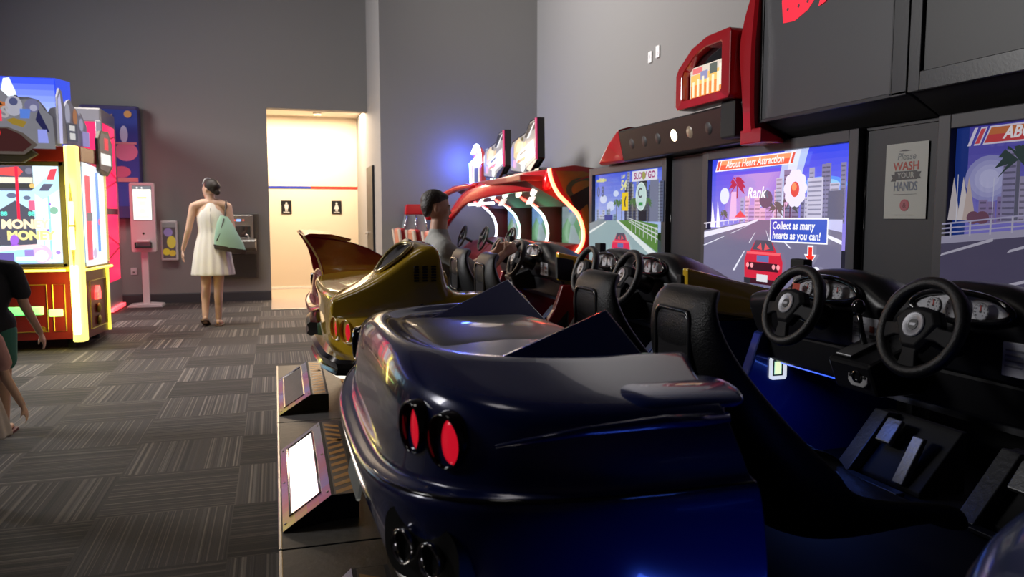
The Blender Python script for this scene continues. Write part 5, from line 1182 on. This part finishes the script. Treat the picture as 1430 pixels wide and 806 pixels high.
p.disc(ux(41), vy(134), .02, (.02, .02, .05)); p.disc(ux(38), vy(146), .07, (.42, .42, .50), ry=.09); p.disc(ux(38), vy(140), .035, (.08, .09, .2)); p.disc(ux(62), vy(145), .06, (.16, .16, .30)); p.disc(ux(64), vy(148), .03, (.4, .4, .55)); P2([(46, 150), (60, 150), (58, 163), (46, 163)], (.10, .22, .7)); P2([(70, 150), (84, 182), (76, 180), (66, 165)], (.02, .02, .08)); P2([(68, 178), (80, 178), (82, 197), (68, 197)], (.30, .34, .85))
P2([(0, 140), (12, 138), (28, 142), (28, 150), (0, 150)], (.50, .16, .05)); P2([(4, 146), (10, 142), (14, 146)], (.02, .02, .02)); P2([(16, 146), (22, 142), (25, 146)], (.02, .02, .02)); p.text('BONUS', ux(-6), vy(156), .14, (.40, .38, .40), 0, .004)
P2([(28, 166), (38, 163), (55, 168), (50, 176), (36, 172)], (.30, .20, .03)); P2([(20, 152), (23, 152), (23, 168), (20, 168)], (1, .05, .10))
P2([(-90, 176), (30, 176), (50, 184), (68, 200), (50, 214), (-90, 214)], (.10, .08, .07)); P2([(-90, 178), (29, 178), (46, 186), (60, 200), (48, 210), (-90, 210)], (.05, .015, .015)); p.text('8800', ux(4), vy(185), .10, (1, .03, .04), 0, .003)
p.build('head_artwork', picmat('head artwork', .9, .3, .25), sk)
m = M(); m.prism([(-3.4, 1.74), (-2.16, 1.74), (-2.04, 1.82), (-2.14, 1.90), (-3.4, 1.90)], 'y', 8.07, 8.12); m.build('value_plate', mat('grey brown frame'), t, bevel=.01)
p = Pic((-2.45, 8.066, 1.25), (1, 0, 0), (0, 0, 1), .001); p.poly([(ux(a), vy(b)) for a, b in ((-90, 210), (46, 210), (52, 197), (-90, 196))], (1, 1, .95)); p.build('value_light', picmat('lit sign artwork'), sk)
out4 = [(8.14, 1.92), (8.14, 2.40), (8.22, 2.44), (8.30, 2.28), (8.38, 2.34), (8.46, 2.36), (8.52, 2.26), (8.62, 2.24), (8.68, 2.14), (8.70, 1.92)]
CA, CB = Vector((-1.86, 8.07, 0)), Vector((-1.70, 8.44, 0)); CD = (CB - CA).normalized(); CN = Vector((-CD.y, CD.x, 0)) * -1
o5 = [(0, 1.92), (.0, 2.34), (.03, 2.42), (.06, 2.40), (.09, 2.26), (.13, 2.32), (.17, 2.34), (.21, 2.28), (.25, 2.26), (.29, 2.20), (.31, 2.24), (.35, 2.18), (.39, 2.12), (.40, 1.92)]
m = M(); n = len(o5); m.add([CA + CD * a + Vector((0, 0, b)) for a, b in o5] + [CA + CD * a - CN * .02 + Vector((0, 0, b)) for a, b in o5], [tuple(range(n)), tuple(range(2 * n - 1, n - 1, -1))] + [(i, i + n, (i + 1) % n + n, (i + 1) % n) for i in range(n)])
sk2 = m.build('side_cutout', mat('grey printed board'), t)
p = Pic(CA + CN * .002 + Vector((0, 0, 2.12)), CD, (0, 0, 1), .002); p.poly([(.0, -.2), (.0, .2), (.03, .26), (.05, .1), (.04, -.2)], (.5, .5, .8)).disc(.12, .08, .035, (.32, .32, .4), ry=.10).disc(.22, .06, .03, (.35, .15, .06), ry=.08).disc(.3, .0, .03, (.3, .3, .4), ry=.06).rect(.10, -.17, .24, -.0, (.08, .08, .09)).rect(.125, -.07, .20, -.02, (.62, .62, .6)).rect(.125, -.15, .20, -.09, (.62, .62, .6)).rect(.30, -.2, .40, -.06, (.3, .25, .5)); p.build('side_head_artwork', picmat('head artwork'), sk2)
SA = Vector((-1.66, 8.52, 0)); SD = Vector((.06, .995, 0)).normalized(); SN = Vector((SD.y, -SD.x, 0))
o6 = [(0, 1.70), (0, 2.02), (.05, 2.10), (.20, 2.12), (.26, 2.0), (.26, 1.76), (.16, 1.66), (.05, 1.66)]; n = len(o6)
m = M(); m.add([SA + SD * a * 2.0 + SN * .03 + Vector((0, 0, b)) for a, b in o6] + [SA + SD * a * 2.0 + Vector((0, 0, b)) for a, b in o6], [tuple(range(n)), tuple(range(2 * n - 1, n - 1, -1))] + [(i, i + n, (i + 1) % n + n, (i + 1) % n) for i in range(n)])
ss = m.build('side_value_sign', mat('grey brown frame'), t, bevel=.005)
p = Pic(SA + SN * .032 + Vector((0, 0, 1.9)), SD, (0, 0, 1), .002); p.poly([(.03, -.18), (.03, .1), (.1, .18), (.38, .18), (.48, .08), (.48, -.12), (.3, -.2)], (.16, .12, .11)).rect(.06, -.13, .42, -.02, (1, 1, .95)).rect(.2, .02, .34, .14, (.9, .05, .08)); p.build('sign_light', picmat('lit sign artwork'), ss)

# red lit prize machine behind it
t = thing('prize_machine', 'tall prize machine with red lit sides behind the coin pusher', 'arcade machine', (-2.5, 11.4, 0))
m = M(); m.box(-3.1, -2.06, 11.0, 11.9, .06, .42); m.build('base_cabinet', mat('pale grey metal', (.45, .44, .45), .35, .4, bump=.02, scale=60), t, bevel=.01)
for x, y in ((-2.09, 11.02), (-2.09, 11.86), (-3.07, 11.02)):
    q = M(); q.box(x - .035, x + .035, y - .035, y + .035, .42, 2.46); q.build('corner_frame', mat('pale grey metal'), t, bevel=.008)
RG = mat('red lit glass', (.7, .02, .06), .2, emit=1.25, ecol=(1, .02, .10))
q = M(); q.box(-2.075, -2.06, 11.06, 11.82, .40, 1.28); q.box(-2.075, -2.06, 11.06, 11.82, 1.36, 2.44); q.build('side_glass', RG, t)
q = M(); q.box(-3.04, -2.12, 11.0, 11.02, .42, 2.44); q.build('front_glass', RG, t)
for z, s_ in ((.7, 1), (1.0, -1), (1.6, 1), (1.9, -1), (2.2, 1)):
    q = M(); q.prism([(11.1, z), (11.8, z + .12 * s_), (11.8, z + .14 * s_), (11.1, z + .02)], 'x', -2.058, -2.054)
    q.build('glass_pattern_line', mat('darker red pattern', (.35, .01, .03), .3, emit=.3, ecol=(1, .02, .05)), t)
M().box(-2.068, -2.056, 11.06, 11.82, 1.28, 1.36).build('middle_bar', DGREY, t, bevel=.003)
M().box(-3.1, -2.06, 11.0, 11.9, 2.44, 2.62).build('head', mat('pale grey metal'), t, bevel=.02)
q = M(); q.box(-2.9, -2.02, 11.02, 11.88, .02, .06); q.build('floor_light', neon('red floor light', (1, .03, .05), 2.5), t)
l = bpy.data.lights.new('red_glow', 'AREA'); l.shape = 'RECTANGLE'; l.size = .8; l.size_y = 1.8; l.energy = 3; l.color = (1, .08, .12)
lo = bpy.data.objects.new('red_glow', l); COL.objects.link(lo); lo.location = (-2.03, 11.4, 1.3); lo.rotation_euler = (0, math.radians(90), 0)
t = M().box(-2.55, -1.77, 12.08, 12.199, 1.22, 2.80).build('game_back_board', mat('blue violet board', (.06, .05, .17), .4, bump=.02, scale=30), bevel=.05, label='tall blue artwork board on the back wall above and behind the hand sanitiser stand', cat='sign board')
p = Pic((-2.16, 12.078, 2.1), (1, 0, 0), (0, 0, 1), .002)
p.rect(-.38, -.7, .36, .64, (.03, .05, .28)).disc(.18, .30, .05, (.5, .5, .75), ry=.12).disc(.20, .06, .15, (.65, .18, .32), ry=.13).disc(.13, -.22, .12, (.6, .10, .2), ry=.08).disc(.24, .58, .05, (.55, .28, .1)).rect(.08, -.36, .34, -.30, (.6, .18, .2)).poly([(-.1, .5), (.05, .58), (.0, .45)], (.5, .25, .1)).disc(-.16, .2, .1, (.2, .15, .5)).rect(.05, .16, .34, .19, (.6, .25, .3)).rect(-.38, -.86, .36, -.7, (.05, .035, .14))
p.build('board_artwork', picmat('dim artwork', .16, .4, .9), t)

# hand sanitiser kiosk
t = thing('sanitiser_stand', 'white hand sanitiser stand with a lit screen by the back wall', 'sanitiser stand', (-1.74, 11.85, 0))
KW = mat('warm white metal', (.62, .58, .60), .4, bump=.02, scale=60)
q = M(); q.prism(rrect(.16, .48, .03), 'y', 11.80, 11.87); q.xf(T(-1.743, 0, 1.242)); hd = q.build('head', KW, t, bevel=.006)
p = Pic((-1.743, 11.798, 1.44), (1, 0, 0), (0, 0, 1), .001)
p.rect(-.12, -.24, .12, .24, (.05, .05, .05)).rect(-.115, -.23, .115, .19, (.95, .93, .85)).rect(-.115, .19, .115, .235, (.15, .16, .17)).disc(-.06, .21, .012, (.8, .8, .8)).disc(0, .21, .012, (.8, .8, .8)).rect(-.06, .06, .06, .09, (.85, .65, .35)).rect(-.04, -.03, .04, .03, (.75, .7, .6)).disc(0, -.11, .04, (.8, .72, .6)).rect(-.09, -.2, .09, -.18, (.6, .6, .55))
p.build('lit_screen', picmat('kiosk display', 1.5, .3, .1), hd)
q = M(); q.box(-1.85, -1.64, 11.70, 11.80, .82, .85); q.box(-1.85, -1.84, 11.70, 11.80, .85, .90); q.box(-1.65, -1.64, 11.70, 11.80, .85, .90); q.build('drip_tray', BLACK, t, bevel=.005)
q = M(); q.box(-1.83, -1.66, 11.72, 11.80, .90, .93); q.build('dispenser_nozzle', KW, t, bevel=.01)
q = M(); q.lathe([(.015, 0), (.015, .004), (.001, .005)], 16, T(-1.743, 11.80, 1.02) @ Rx(PI / 2)); q.build('sensor', BLACKG, t)
M().box(-1.79, -1.70, 11.82, 11.86, .03, .80).build('post', KW, t, bevel=.008)
q = M(); q.prism([(-1.97, .0), (-1.96, .03), (-1.80, .045), (-1.69, .045), (-1.53, .03), (-1.52, 0)], 'y', 11.66, 12.0); q.build('foot', KW, t, bevel=.006)
# framed wall dispenser
t = M().box(-1.57, -1.34, 12.10, 12.20, .62, 1.20).build('wall_dispenser', KW, bevel=.02, label='small white framed wall dispenser with yellow contents', cat='dispenser')
p = Pic((-1.455, 12.098, .91), (1, 0, 0), (0, 0, 1), .001); p.rect(-.085, -.25, .085, .25, (.12, .09, .10)).disc(-.01, .12, .06, (.35, .25, .55)).disc(.03, -.02, .06, (.75, .60, .08), ry=.09).disc(-.04, -.16, .05, (.75, .60, .05)).disc(.04, -.18, .045, (.7, .5, .05)).rect(-.085, .19, .085, .25, (.3, .28, .28)); p.build('contents', picmat('dim artwork'), t)
t = M().box(-1.99, -1.91, 12.19, 12.20, .42, .52).build('outlet', KW, bevel=.003, label='white power outlet low on the back wall', cat='outlet')
M().box(-1.965, -1.935, 12.187, 12.19, .44, .47).build('socket', mat('grey slot', (.15, .15, .15), .5, bump=.02, scale=50), t)
# drinking fountain
t = thing('drinking_fountain', 'steel drinking fountain and bottle filler beside the opening', 'drinking fountain', (-.58, 12.05, .34))
DS = mat('dark brushed steel', (.16, .15, .145), .4, .7, bump=.05, scale=60)
M().box(-.93, -.24, 12.12, 12.198, .34, 1.30).build('back_plate', DS, t, bevel=.006)
q = M(); q.box(-.66, -.30, 12.02, 12.12, .92, 1.28); bf = q.build('bottle_filler', STEEL, t, bevel=.01)
q = M(); q.box(-.62, -.34, 12.008, 12.022, .95, 1.12); q.build('alcove', BLACKG, bf, bevel=.01)
p = Pic((-.5, 12.017, 1.20), (1, 0, 0), (0, 0, 1), .001); p.rect(-.03, -.015, .03, .015, (.3, .5, .9)).rect(-.06, -.01, -.035, .01, (.8, .1, .08)).rect(.05, -.01, .08, .01, (.5, .08, .06)); p.build('status_lights', picmat('kiosk display'), bf)
for x in (-.76, -.42):
    q = M(); q.prism([(11.78, .80), (11.74, .90), (11.76, .93), (12.12, .93), (12.12, .74)], 'x', x - .16, x + .16); b_ = q.build('basin', STEEL, t, bevel=.015)
    q = M(); q.tube([(x + .05, 11.88, .93), (x + .05, 11.87, .98), (x + .02, 11.84, 1.0)], .014, 8); q.build('spout', CHROME, b_, smooth=True)
q = M(); q.box(-.90, -.28, 12.09, 12.12, .36, .70); q.build('lower_panel', mat('dark grey metal', (.06, .055, .05), .5, .5, bump=.03, scale=60), t, bevel=.005)  # lower panel in a darker grey than the back plate
# ------------------------------------------------------------------ people
SKIN = mat('skin', (.50, .28, .19), .5, bump=.05, scale=120, var=.05)
SKIN2 = mat('light skin', (.74, .48, .35), .5, bump=.05, scale=120, var=.05)
HAIR = mat('dark brown hair', (.022, .015, .012), .5, bump=.5, scale=90)
def cap(m, a, b, ra, rb, seg=14):
    a = Vector(a); b = Vector(b); n = 5
    m.tube([a.lerp(b, i / n) for i in range(n + 1)], [ra + (rb - ra) * i / n for i in range(n + 1)], seg)
    m.ell(a, (ra,) * 3, seg, 8); m.ell(b, (rb,) * 3, seg, 8)
def limb(m, pts, rs):
    for (a, b), (ra, rb) in zip(zip(pts, pts[1:]), zip(rs, rs[1:])): cap(m, a, b, ra, rb)
def hand(m, w_, d, palm, side, s=1.0, curl=.5):
    """w_ wrist point, d direction of the hand, palm the palm normal, side +1/-1 for the thumb side"""
    w_ = Vector(w_); d = Vector(d).normalized(); pn = Vector(palm).normalized(); sd = d.cross(pn).normalized() * side
    pn = sd.cross(d).normalized() * (1 if sd.cross(d).dot(pn) > 0 else -1)
    for k in (-1, -.33, .33, 1): cap(m, w_ + sd * .012 * k * s, w_ + (d * .082 + sd * .030 * k) * s, .015 * s, .0125 * s, 10)
    for k, L in ((1, .068), (.36, .076), (-.30, .070), (-.95, .055)):
        p = w_ + (d * .084 + sd * .031 * k) * s; dd = d.copy()
        for j in range(3):
            ang = curl * (.6 + .4 * j); dd = (dd * math.cos(ang) + pn * math.sin(ang)).normalized()
            q = p + dd * L * (.42, .32, .26)[j] * s; cap(m, p, q, (.0095 - .0008 * j) * s, (.0088 - .0008 * j) * s, 8); p = q
    p = w_ + (d * .03 + sd * .022) * s; dd = (d * .6 + sd * .75 + pn * .3).normalized()
    for j in range(2):
        q = p + dd * .036 * s; cap(m, p, q, .0115 * s, .010 * s, 8); p = q; dd = (dd + d * .5 + pn * curl * .4).normalized()
def head(m, c, f, s=1.0, up=(0, 0, 1)):
    """c centre of skull, f facing direction; features in head space (x forward, y left, z up)"""
    f = Vector(f).normalized(); up = Vector(up); l = up.cross(f).normalized(); up = f.cross(l).normalized(); c = Vector(c)
    R3 = Matrix((f, l, up)).transposed()
    P_ = lambda x, y, z: c + (f * x + l * y + up * z) * s
    E_ = lambda x, y, z, a, b, d_: m.ell(P_(x, y, z), (a * s, b * s, d_ * s), 16, 12, rot=R3)
    E_(-.012, 0, .02, .092, .074, .088); E_(.022, 0, -.045, .062, .056, .065); E_(.048, 0, -.092, .026, .030, .020)
    E_(.074, 0, .012, .016, .048, .011); E_(.087, 0, -.028, .015, .013, .014); E_(.080, 0, -.008, .012, .009, .024)
    E_(.074, 0, -.060, .012, .024, .006); E_(.072, 0, -.070, .012, .020, .006)
    for s_ in (-1, 1): E_(-.008, s_ * .074, -.012, .018, .010, .030); E_(.055, s_ * .034, -.02, .022, .020, .026); E_(.068, s_ * .030, -.006, .010, .013, .007)
    return P_, R3
def face_bits(body, P_, R3, s, sk):
    for s_ in (-1, 1):
        q = M(); q.ell(P_(.0765, s_ * .030, -.004), (.006 * s, .011 * s, .0055 * s), 10, 8, rot=R3); q.build('eye', mat('eye white', (.5, .48, .45), .3, bump=.01, scale=50), body, smooth=True)
        q = M(); q.ell(P_(.082, s_ * .030, -.004), (.003 * s, .005 * s, .005 * s), 8, 6, rot=R3); q.build('iris', mat('dark iris', (.02, .015, .01), .2, bump=.01, scale=50), body, smooth=True)
        q = M(); q.tube([P_(.080, s_ * .018, .016), P_(.082, s_ * .032, .020), P_(.074, s_ * .046, .014)], [.003 * s, .0035 * s, .002 * s], 6); q.build('eyebrow', HAIR, body, smooth=True)
    q = M(); q.ell(P_(.084, 0, -.0655), (.006 * s, .021 * s, .006 * s), 12, 8, rot=R3); q.build('lips', mat('lips', (.45, .14, .12), .45, bump=.02, scale=90), body, smooth=True)
def garment(name, rings, mt, parent, seg=28, fold=0.0, nf=9, solid=.008, open_=True):
    """rings: (centre, rx, ry) bottom to top; flares with soft folds"""
    rows = []
    for i, (c, rx, ry) in enumerate(rings):
        t_ = 1 - i / (len(rings) - 1); k = fold * t_
        rows.append([(c[0] + rx * math.cos(2 * PI * j / seg) * (1 + k * math.sin(nf * 2 * PI * j / seg)), c[1] + ry * math.sin(2 * PI * j / seg) * (1 + k * math.sin(nf * 2 * PI * j / seg)), c[2]) for j in range(seg)])
    m = M(); m.grid(rows, closeu=True); return m.build(name, mt, parent, sub=1, solid=solid)

# woman walking away
t = thing('person', 'woman in a white sleeveless dress walking away with a pale green shoulder bag', 'person', (-.68, 9.5, 0))
wx, wy_ = -.69, 9.50
m = M()
m.ell((wx, wy_, 1.26), (.155, .095, .17), 20, 14); m.ell((wx, wy_, 1.05), (.125, .095, .16), 20, 12); m.ell((wx, wy_, .90), (.165, .12, .13), 20, 12)
limb(m, [(wx - .17, wy_ - .005, 1.375), (wx - .08, wy_, 1.40), (wx + .08, wy_, 1.40), (wx + .17, wy_ - .005, 1.375)], [.045, .055, .055, .045])
limb(m, [(wx, wy_, 1.38), (wx - .003, wy_ + .01, 1.49)], [.055, .047])
P_, R3 = head(m, (wx - .005, wy_ + .02, 1.565), (-.80, .60, -.03), .98)
limb(m, [(wx - .185, wy_, 1.365), (wx - .245, wy_ - .02, 1.10), (wx - .315, wy_ + .05, .88)], [.046, .036, .024]); hand(m, (wx - .315, wy_ + .05, .88), (-.15, .15, -1), (1, 0, 0), 1, .95, .3)
limb(m, [(wx + .185, wy_, 1.365), (wx + .225, wy_ - .03, 1.12), (wx + .20, wy_ + .13, .98)], [.046, .036, .024]); hand(m, (wx + .20, wy_ + .13, .98), (-.3, .8, -.1), (0, 0, -1), 1, .95, .9)
limb(m, [(wx + .075, wy_, .86), (wx + .055, wy_ - .02, .47), (wx + .045, wy_ - .05, .09)], [.082, .054, .034]); m.ell((wx + .05, wy_ - .05, .33), (.047, .052, .11), 12, 10)
limb(m, [(wx + .045, wy_ - .075, .045), (wx + .055, wy_ + .03, .032), (wx + .065, wy_ + .12, .022)], [.030, .030, .020])
limb(m, [(wx - .075, wy_, .86), (wx - .085, wy_ + .05, .47), (wx - .095, wy_ - .08, .13)], [.082, .054, .034]); m.ell((wx - .095, wy_ + .0, .34), (.047, .054, .11), 12, 10)
limb(m, [(wx - .095, wy_ - .10, .10), (wx - .098, wy_ - .03, .055), (wx - .10, wy_ + .06, .025)], [.028, .030, .022])
body = m.build('body', SKIN2, t, remesh=.007); face_bits(body, P_, R3, .98, SKIN2)
m = M()
for a in ((-.03, 0, .035, .092, .080, .085), (-.075, 0, .0, .045, .060, .06), (-.10, 0, -.04, .035, .038, .035), (-.085, 0, .03, .05, .06, .05)): m.ell(P_(*a[:3]), a[3:], 16, 12, rot=R3)
m.build('hair', HAIR, t, remesh=.006)
q = M(); q.tube([P_(.02 + .07 * 0 - .05 * math.sin(a) * 0, .088 * math.cos(a), .035 + .095 * math.sin(a)) for a in [PI * i / 12 for i in range(13)]], .007, 6); q.build('hair_band', mat('silver band', (.5, .5, .5), .4, .5, bump=.02, scale=60), t, smooth=True)
WD = mat('white cotton', (.92, .90, .85), .7, bump=.25, scale=60)
garment('dress', [((wx + .0, wy_, .585), .235, .20), ((wx, wy_, .63), .230, .195), ((wx, wy_, .78), .208, .172), ((wx, wy_, .92), .187, .145), ((wx, wy_, 1.05), .150, .117), ((wx, wy_, 1.10), .140, .110), ((wx, wy_, 1.20), .158, .112), ((wx, wy_, 1.30), .152, .105), ((wx, wy_, 1.37), .10, .075), ((wx, wy_ + .003, 1.41), .066, .06)], WD, t, 60, .05, 15, .006)
q = M(); q.tube([(wx, wy_ - .118, 1.10), (wx, wy_ - .108, 1.25), (wx, wy_ - .085, 1.35)], .004, 6); q.build('dress_seam', mat('grey seam', (.45, .43, .4), .7, bump=.02, scale=60), t)
for (x, y, z, r_) in ((wx + .052, wy_ + .01, .012, 0), (wx - .10, wy_ + .0, .04, -.35)):
    q = M(); q.prism([(-.045, -.13), (.0, -.14), (.045, -.13), (.048, .0), (.05, .10), (.02, .14), (-.035, .12), (-.045, 0)], 'z', -.012, .006); q.xf(T(x, y, z) @ Rx(r_)); q.build('sandal', mat('dull tan sandal', (.12, .07, .05), .5, bump=.05, scale=60), t, bevel=.004)
# bag hanging from the shoulder
t2 = thing('shoulder_bag', 'pale green bag with brown base hanging from the woman in white', 'bag', (wx + .19, wy_ - .10, .85))
BG = mat('pale green canvas', (.36, .58, .48), .7, bump=.15, scale=80); BB = mat('dark brown leather', (.05, .035, .03), .5, bump=.1, scale=80)
m = M(); rows = []
for z, w2, d2, xo, yo in ((.90, .17, .055, .20, -.135), (.98, .155, .06, .19, -.13), (1.08, .12, .055, .17, -.13), (1.18, .085, .04, .155, -.125), (1.26, .04, .02, .145, -.12)):
    rows.append([(wx + xo + w2 * math.cos(2 * PI * j / 20), wy_ + yo + d2 * math.sin(2 * PI * j / 20), z - .10 * (w2 / .17) * (math.cos(2 * PI * j / 20) * .35 + 0)) for j in range(20)])
m.grid(rows, closeu=True); m.f += [list(range(20)), list(range(80, 100))]; m.m += [0, 0]; m.c += [(1, 1, 1)] * 2; m.build('bag_body', BG, t2, smooth='auto')
m = M(); b0 = rows[0]; m.grid([[(a[0], a[1], a[2] - .045) for a in b0], [(wx + .20 + (a[0] - wx - .20) * 1.05, a[1], a[2] + .008) for a in b0]], closeu=True); m.f += [list(range(20))]; m.m += [0]; m.c += [(1, 1, 1)]; m.build('bag_base', BB, t2)
m = M(); m.tube(spline([(wx + .15, wy_ - .12, 1.22), (wx + .165, wy_ - .085, 1.34), (wx + .165, wy_ - .0, 1.425), (wx + .165, wy_ + .07, 1.35), (wx + .16, wy_ + .02, 1.2)], 4), .012, 6); m.tube([(wx + .145, wy_ - .16, 1.23), (wx + .10, wy_ - .17, 1.06), (wx + .06, wy_ - .165, .98)], .007, 6); m.build('strap', BB, t2, smooth=True)
m = M(); m.prism([(wx + .06, .62), (wx + .22, .64), (wx + .215, .98), (wx + .04, 1.16)], 'y', wy_ - .215, wy_ - .205)
# man driving in the red car
t = thing('person', 'seated man with short dark hair and grey shirt holding a steering wheel', 'person', (1.15, 5.38, .45))
m = M(); mx, my = 1.10, 5.38
m.ell((mx + .02, my, .60), (.13, .17, .12), 20, 12); m.ell((mx, my, .76), (.125, .155, .16), 20, 12); m.ell((mx, my, .93), (.12, .18, .17), 20, 12)
limb(m, [(mx, my - .18, 1.03), (mx - .01, my - .07, 1.07), (mx - .01, my + .07, 1.07), (mx, my + .18, 1.03)], [.062, .065, .065, .062])
limb(m, [(mx - .005, my, 1.06), (mx + .01, my, 1.22)], [.066, .060])
P_, R3 = head(m, (mx - .005, my, 1.315), (1, -.10, -.06), 1.06)
limb(m, [(mx + .01, my - .20, 1.02), (1.34, my - .24, .84), (1.54, my - .12, .98)], [.056, .045, .031]); hand(m, (1.545, my - .12, .985), (.75, .1, .45), (.2, 1, 0), 1, 1.0, .75)
limb(m, [(mx + .01, my + .20, 1.02), (1.34, my + .24, .84), (1.54, my + .12, .98)], [.056, .045, .031]); hand(m, (1.545, my + .12, .985), (.75, -.1, .45), (.2, -1, 0), -1, 1.0, .75)
for s_ in (-1, 1):
    limb(m, [(mx + .05, my + s_ * .09, .60), (1.55, my + s_ * .14, .66), (1.92, my + s_ * .12, .42)], [.095, .062, .042])
    limb(m, [(1.92, my + s_ * .12, .40), (2.06, my + s_ * .12, .38)], [.042, .035])
body = m.build('body', SKIN, t, remesh=.008); face_bits(body, P_, R3, 1.06, SKIN)
m = M()
for a in ((-.022, 0, .045, .092, .078, .078), (-.05, 0, .01, .062, .074, .07), (-.065, 0, -.03, .030, .055, .04), (.02, 0, .074, .058, .060, .028)): m.ell(P_(*a[:3]), tuple(q * 1.04 for q in a[3:]), 16, 12, rot=R3)
m.build('hair', HAIR, t, remesh=.006)
m = M(); m.ell((mx + .0, my, .76), (.142, .172, .17), 20, 12); m.ell((mx, my, .93), (.135, .195, .165), 20, 12); m.ell((mx + .02, my, .62), (.148, .185, .11), 20, 12)
limb(m, [(mx, my - .185, 1.03), (mx - .01, my - .07, 1.065), (mx - .01, my + .07, 1.065), (mx, my + .185, 1.03)], [.075, .075, .075, .075])
limb(m, [(mx, my, 1.05), (mx + .004, my, 1.125)], [.105, .076])
for s_ in (-1, 1): limb(m, [(mx + .01, my + s_ * .20, 1.02), (1.26, my + s_ * .232, .90)], [.074, .066])
m.build('shirt', mat('grey cotton shirt', (.34, .34, .32), .8, bump=.3, scale=40), t, remesh=.009)
m = M()
for s_ in (-1, 1): limb(m, [(mx + .05, my + s_ * .09, .60), (1.50, my + s_ * .135, .655)], [.112, .085])
m.build('shorts', mat('tan shorts', (.28, .23, .18), .8, bump=.3, scale=40), t, remesh=.009)
m = M()
for s_ in (-1, 1): limb(m, [(1.90, my + s_ * .12, .355), (2.12, my + s_ * .12, .37)], [.05, .042])
m.build('shoes', mat('dark shoes', (.03, .03, .03), .6, bump=.05, scale=60), t, remesh=.009)

# two children at the left edge of the frame
def child(x, y, h, face, lab, topm, botm, skirt):
    t = thing('person', lab, 'person', (x, y, 0)); m = M(); k = h / 1.2
    V = lambda a, b, c: (x + a * k, y + b * k, c * k)
    m.ell(V(0, 0, .82), (.105 * k, .08 * k, .15 * k), 18, 12); m.ell(V(0, 0, .64), (.11 * k, .085 * k, .11 * k), 18, 12)
    limb(m, [V(-.11, 0, .93), V(0, 0, .96), V(.11, 0, .93)], [.038 * k, .045 * k, .038 * k]); limb(m, [V(0, 0, .95), V(0, 0, 1.04)], [.038 * k, .036 * k])
    P_, R3 = head(m, V(0, .01, 1.10), face, .92 * k)
    limb(m, [V(.13, 0, .925), V(.175, .0, .73), V(.23, .06, .56)], [.034 * k, .028 * k, .020 * k]); hand(m, V(.23, .06, .56), (.3, .2, -1), (-1, 0, 0), -1, .72 * k, .3)
    limb(m, [V(-.13, 0, .925), V(-.17, -.03, .73), V(-.17, .05, .56)], [.034 * k, .028 * k, .020 * k]); hand(m, V(-.17, .05, .56), (0, .2, -1), (1, 0, 0), 1, .72 * k, .3)
    for s_, dy in ((1, -.10), (-1, .10)):
        limb(m, [V(s_ * .06, 0, .60), V(s_ * .065, dy * .5, .33), V(s_ * .07, dy, .07)], [.060 * k, .042 * k, .027 * k]); limb(m, [V(s_ * .07, dy - .03, .035), V(s_ * .075, dy + .10, .025)], [.026 * k, .018 * k])
    b = m.build('body', SKIN2, t, remesh=.007); face_bits(b, P_, R3, .92 * k, SKIN2)
    m = M()
    for a in ((-.025, 0, .04, .095, .080, .082), (-.06, 0, .0, .06, .072, .07), (-.07, 0, -.05, .04, .055, .06)): m.ell(P_(*a[:3]), tuple(q * .92 * k for q in a[3:]), 16, 12, rot=R3)
    m.build('hair', HAIR, t, remesh=.006)
    m = M(); m.ell(V(0, 0, .82), (.122 * k, .098 * k, .16 * k), 18, 12); m.ell(V(0, 0, .62), (.132 * k, .102 * k, .12 * k), 18, 12)
    limb(m, [V(-.12, 0, .93), V(0, 0, .95), V(.12, 0, .93)], [.052 * k, .05 * k, .052 * k])
    for s_ in (-1, 1): limb(m, [V(s_ * .13, 0, .92), V(s_ * .165, 0, .80)], [.052 * k, .050 * k])
    m.build('shirt', topm, t, remesh=.008)
    if skirt: garment('skirt', [(V(0, 0, .40), .19 * k, .17 * k), (V(0, 0, .50), .17 * k, .15 * k), (V(0, 0, .62), .14 * k, .11 * k), (V(0, 0, .68), .125 * k, .10 * k)], botm, t, 48, .06, 11, .006)
    else:
        m = M()
        for s_, dy in ((1, -.10), (-1, .10)): limb(m, [V(s_ * .055, 0, .58), V(s_ * .065, dy * .35, .42)], [.078 * k, .070 * k])
        m.build('shorts', botm, t, remesh=.008)
    m = M()
    for s_, dy in ((1, -.10), (-1, .10)): m.prism(rrect(.038 * k, .095 * k, .03 * k), 'z', 0, .014); m.v[-len(rrect(.038 * k, .095 * k, .03 * k)) * 2:] = [Vector((v.x + x + s_ * .072 * k, v.y + y + (dy + .035) * k, v.z)) for v in m.v[-len(rrect(.038 * k, .095 * k, .03 * k)) * 2:]]
    m.build('sandals', mat('dark red sandal', (.15, .03, .03), .5, bump=.05, scale=60), t)
    return t
child(-1.59, 5.13, 1.22, (.2, 1, 0), 'child in a dark navy t-shirt at the left edge', mat('navy cotton', (.018, .022, .032), .8, bump=.2, scale=50), mat('teal shorts', (.05, .22, .17), .8, bump=.2, scale=50), False)
child(-1.25, 3.72, .95, (.4, 1, 0), 'small child in a pale skirt at the left edge, nearer than the navy shirt', mat('pink cotton', (.55, .30, .28), .8, bump=.2, scale=50), mat('pale cotton skirt', (.55, .50, .48), .8, bump=.2, scale=50), True)
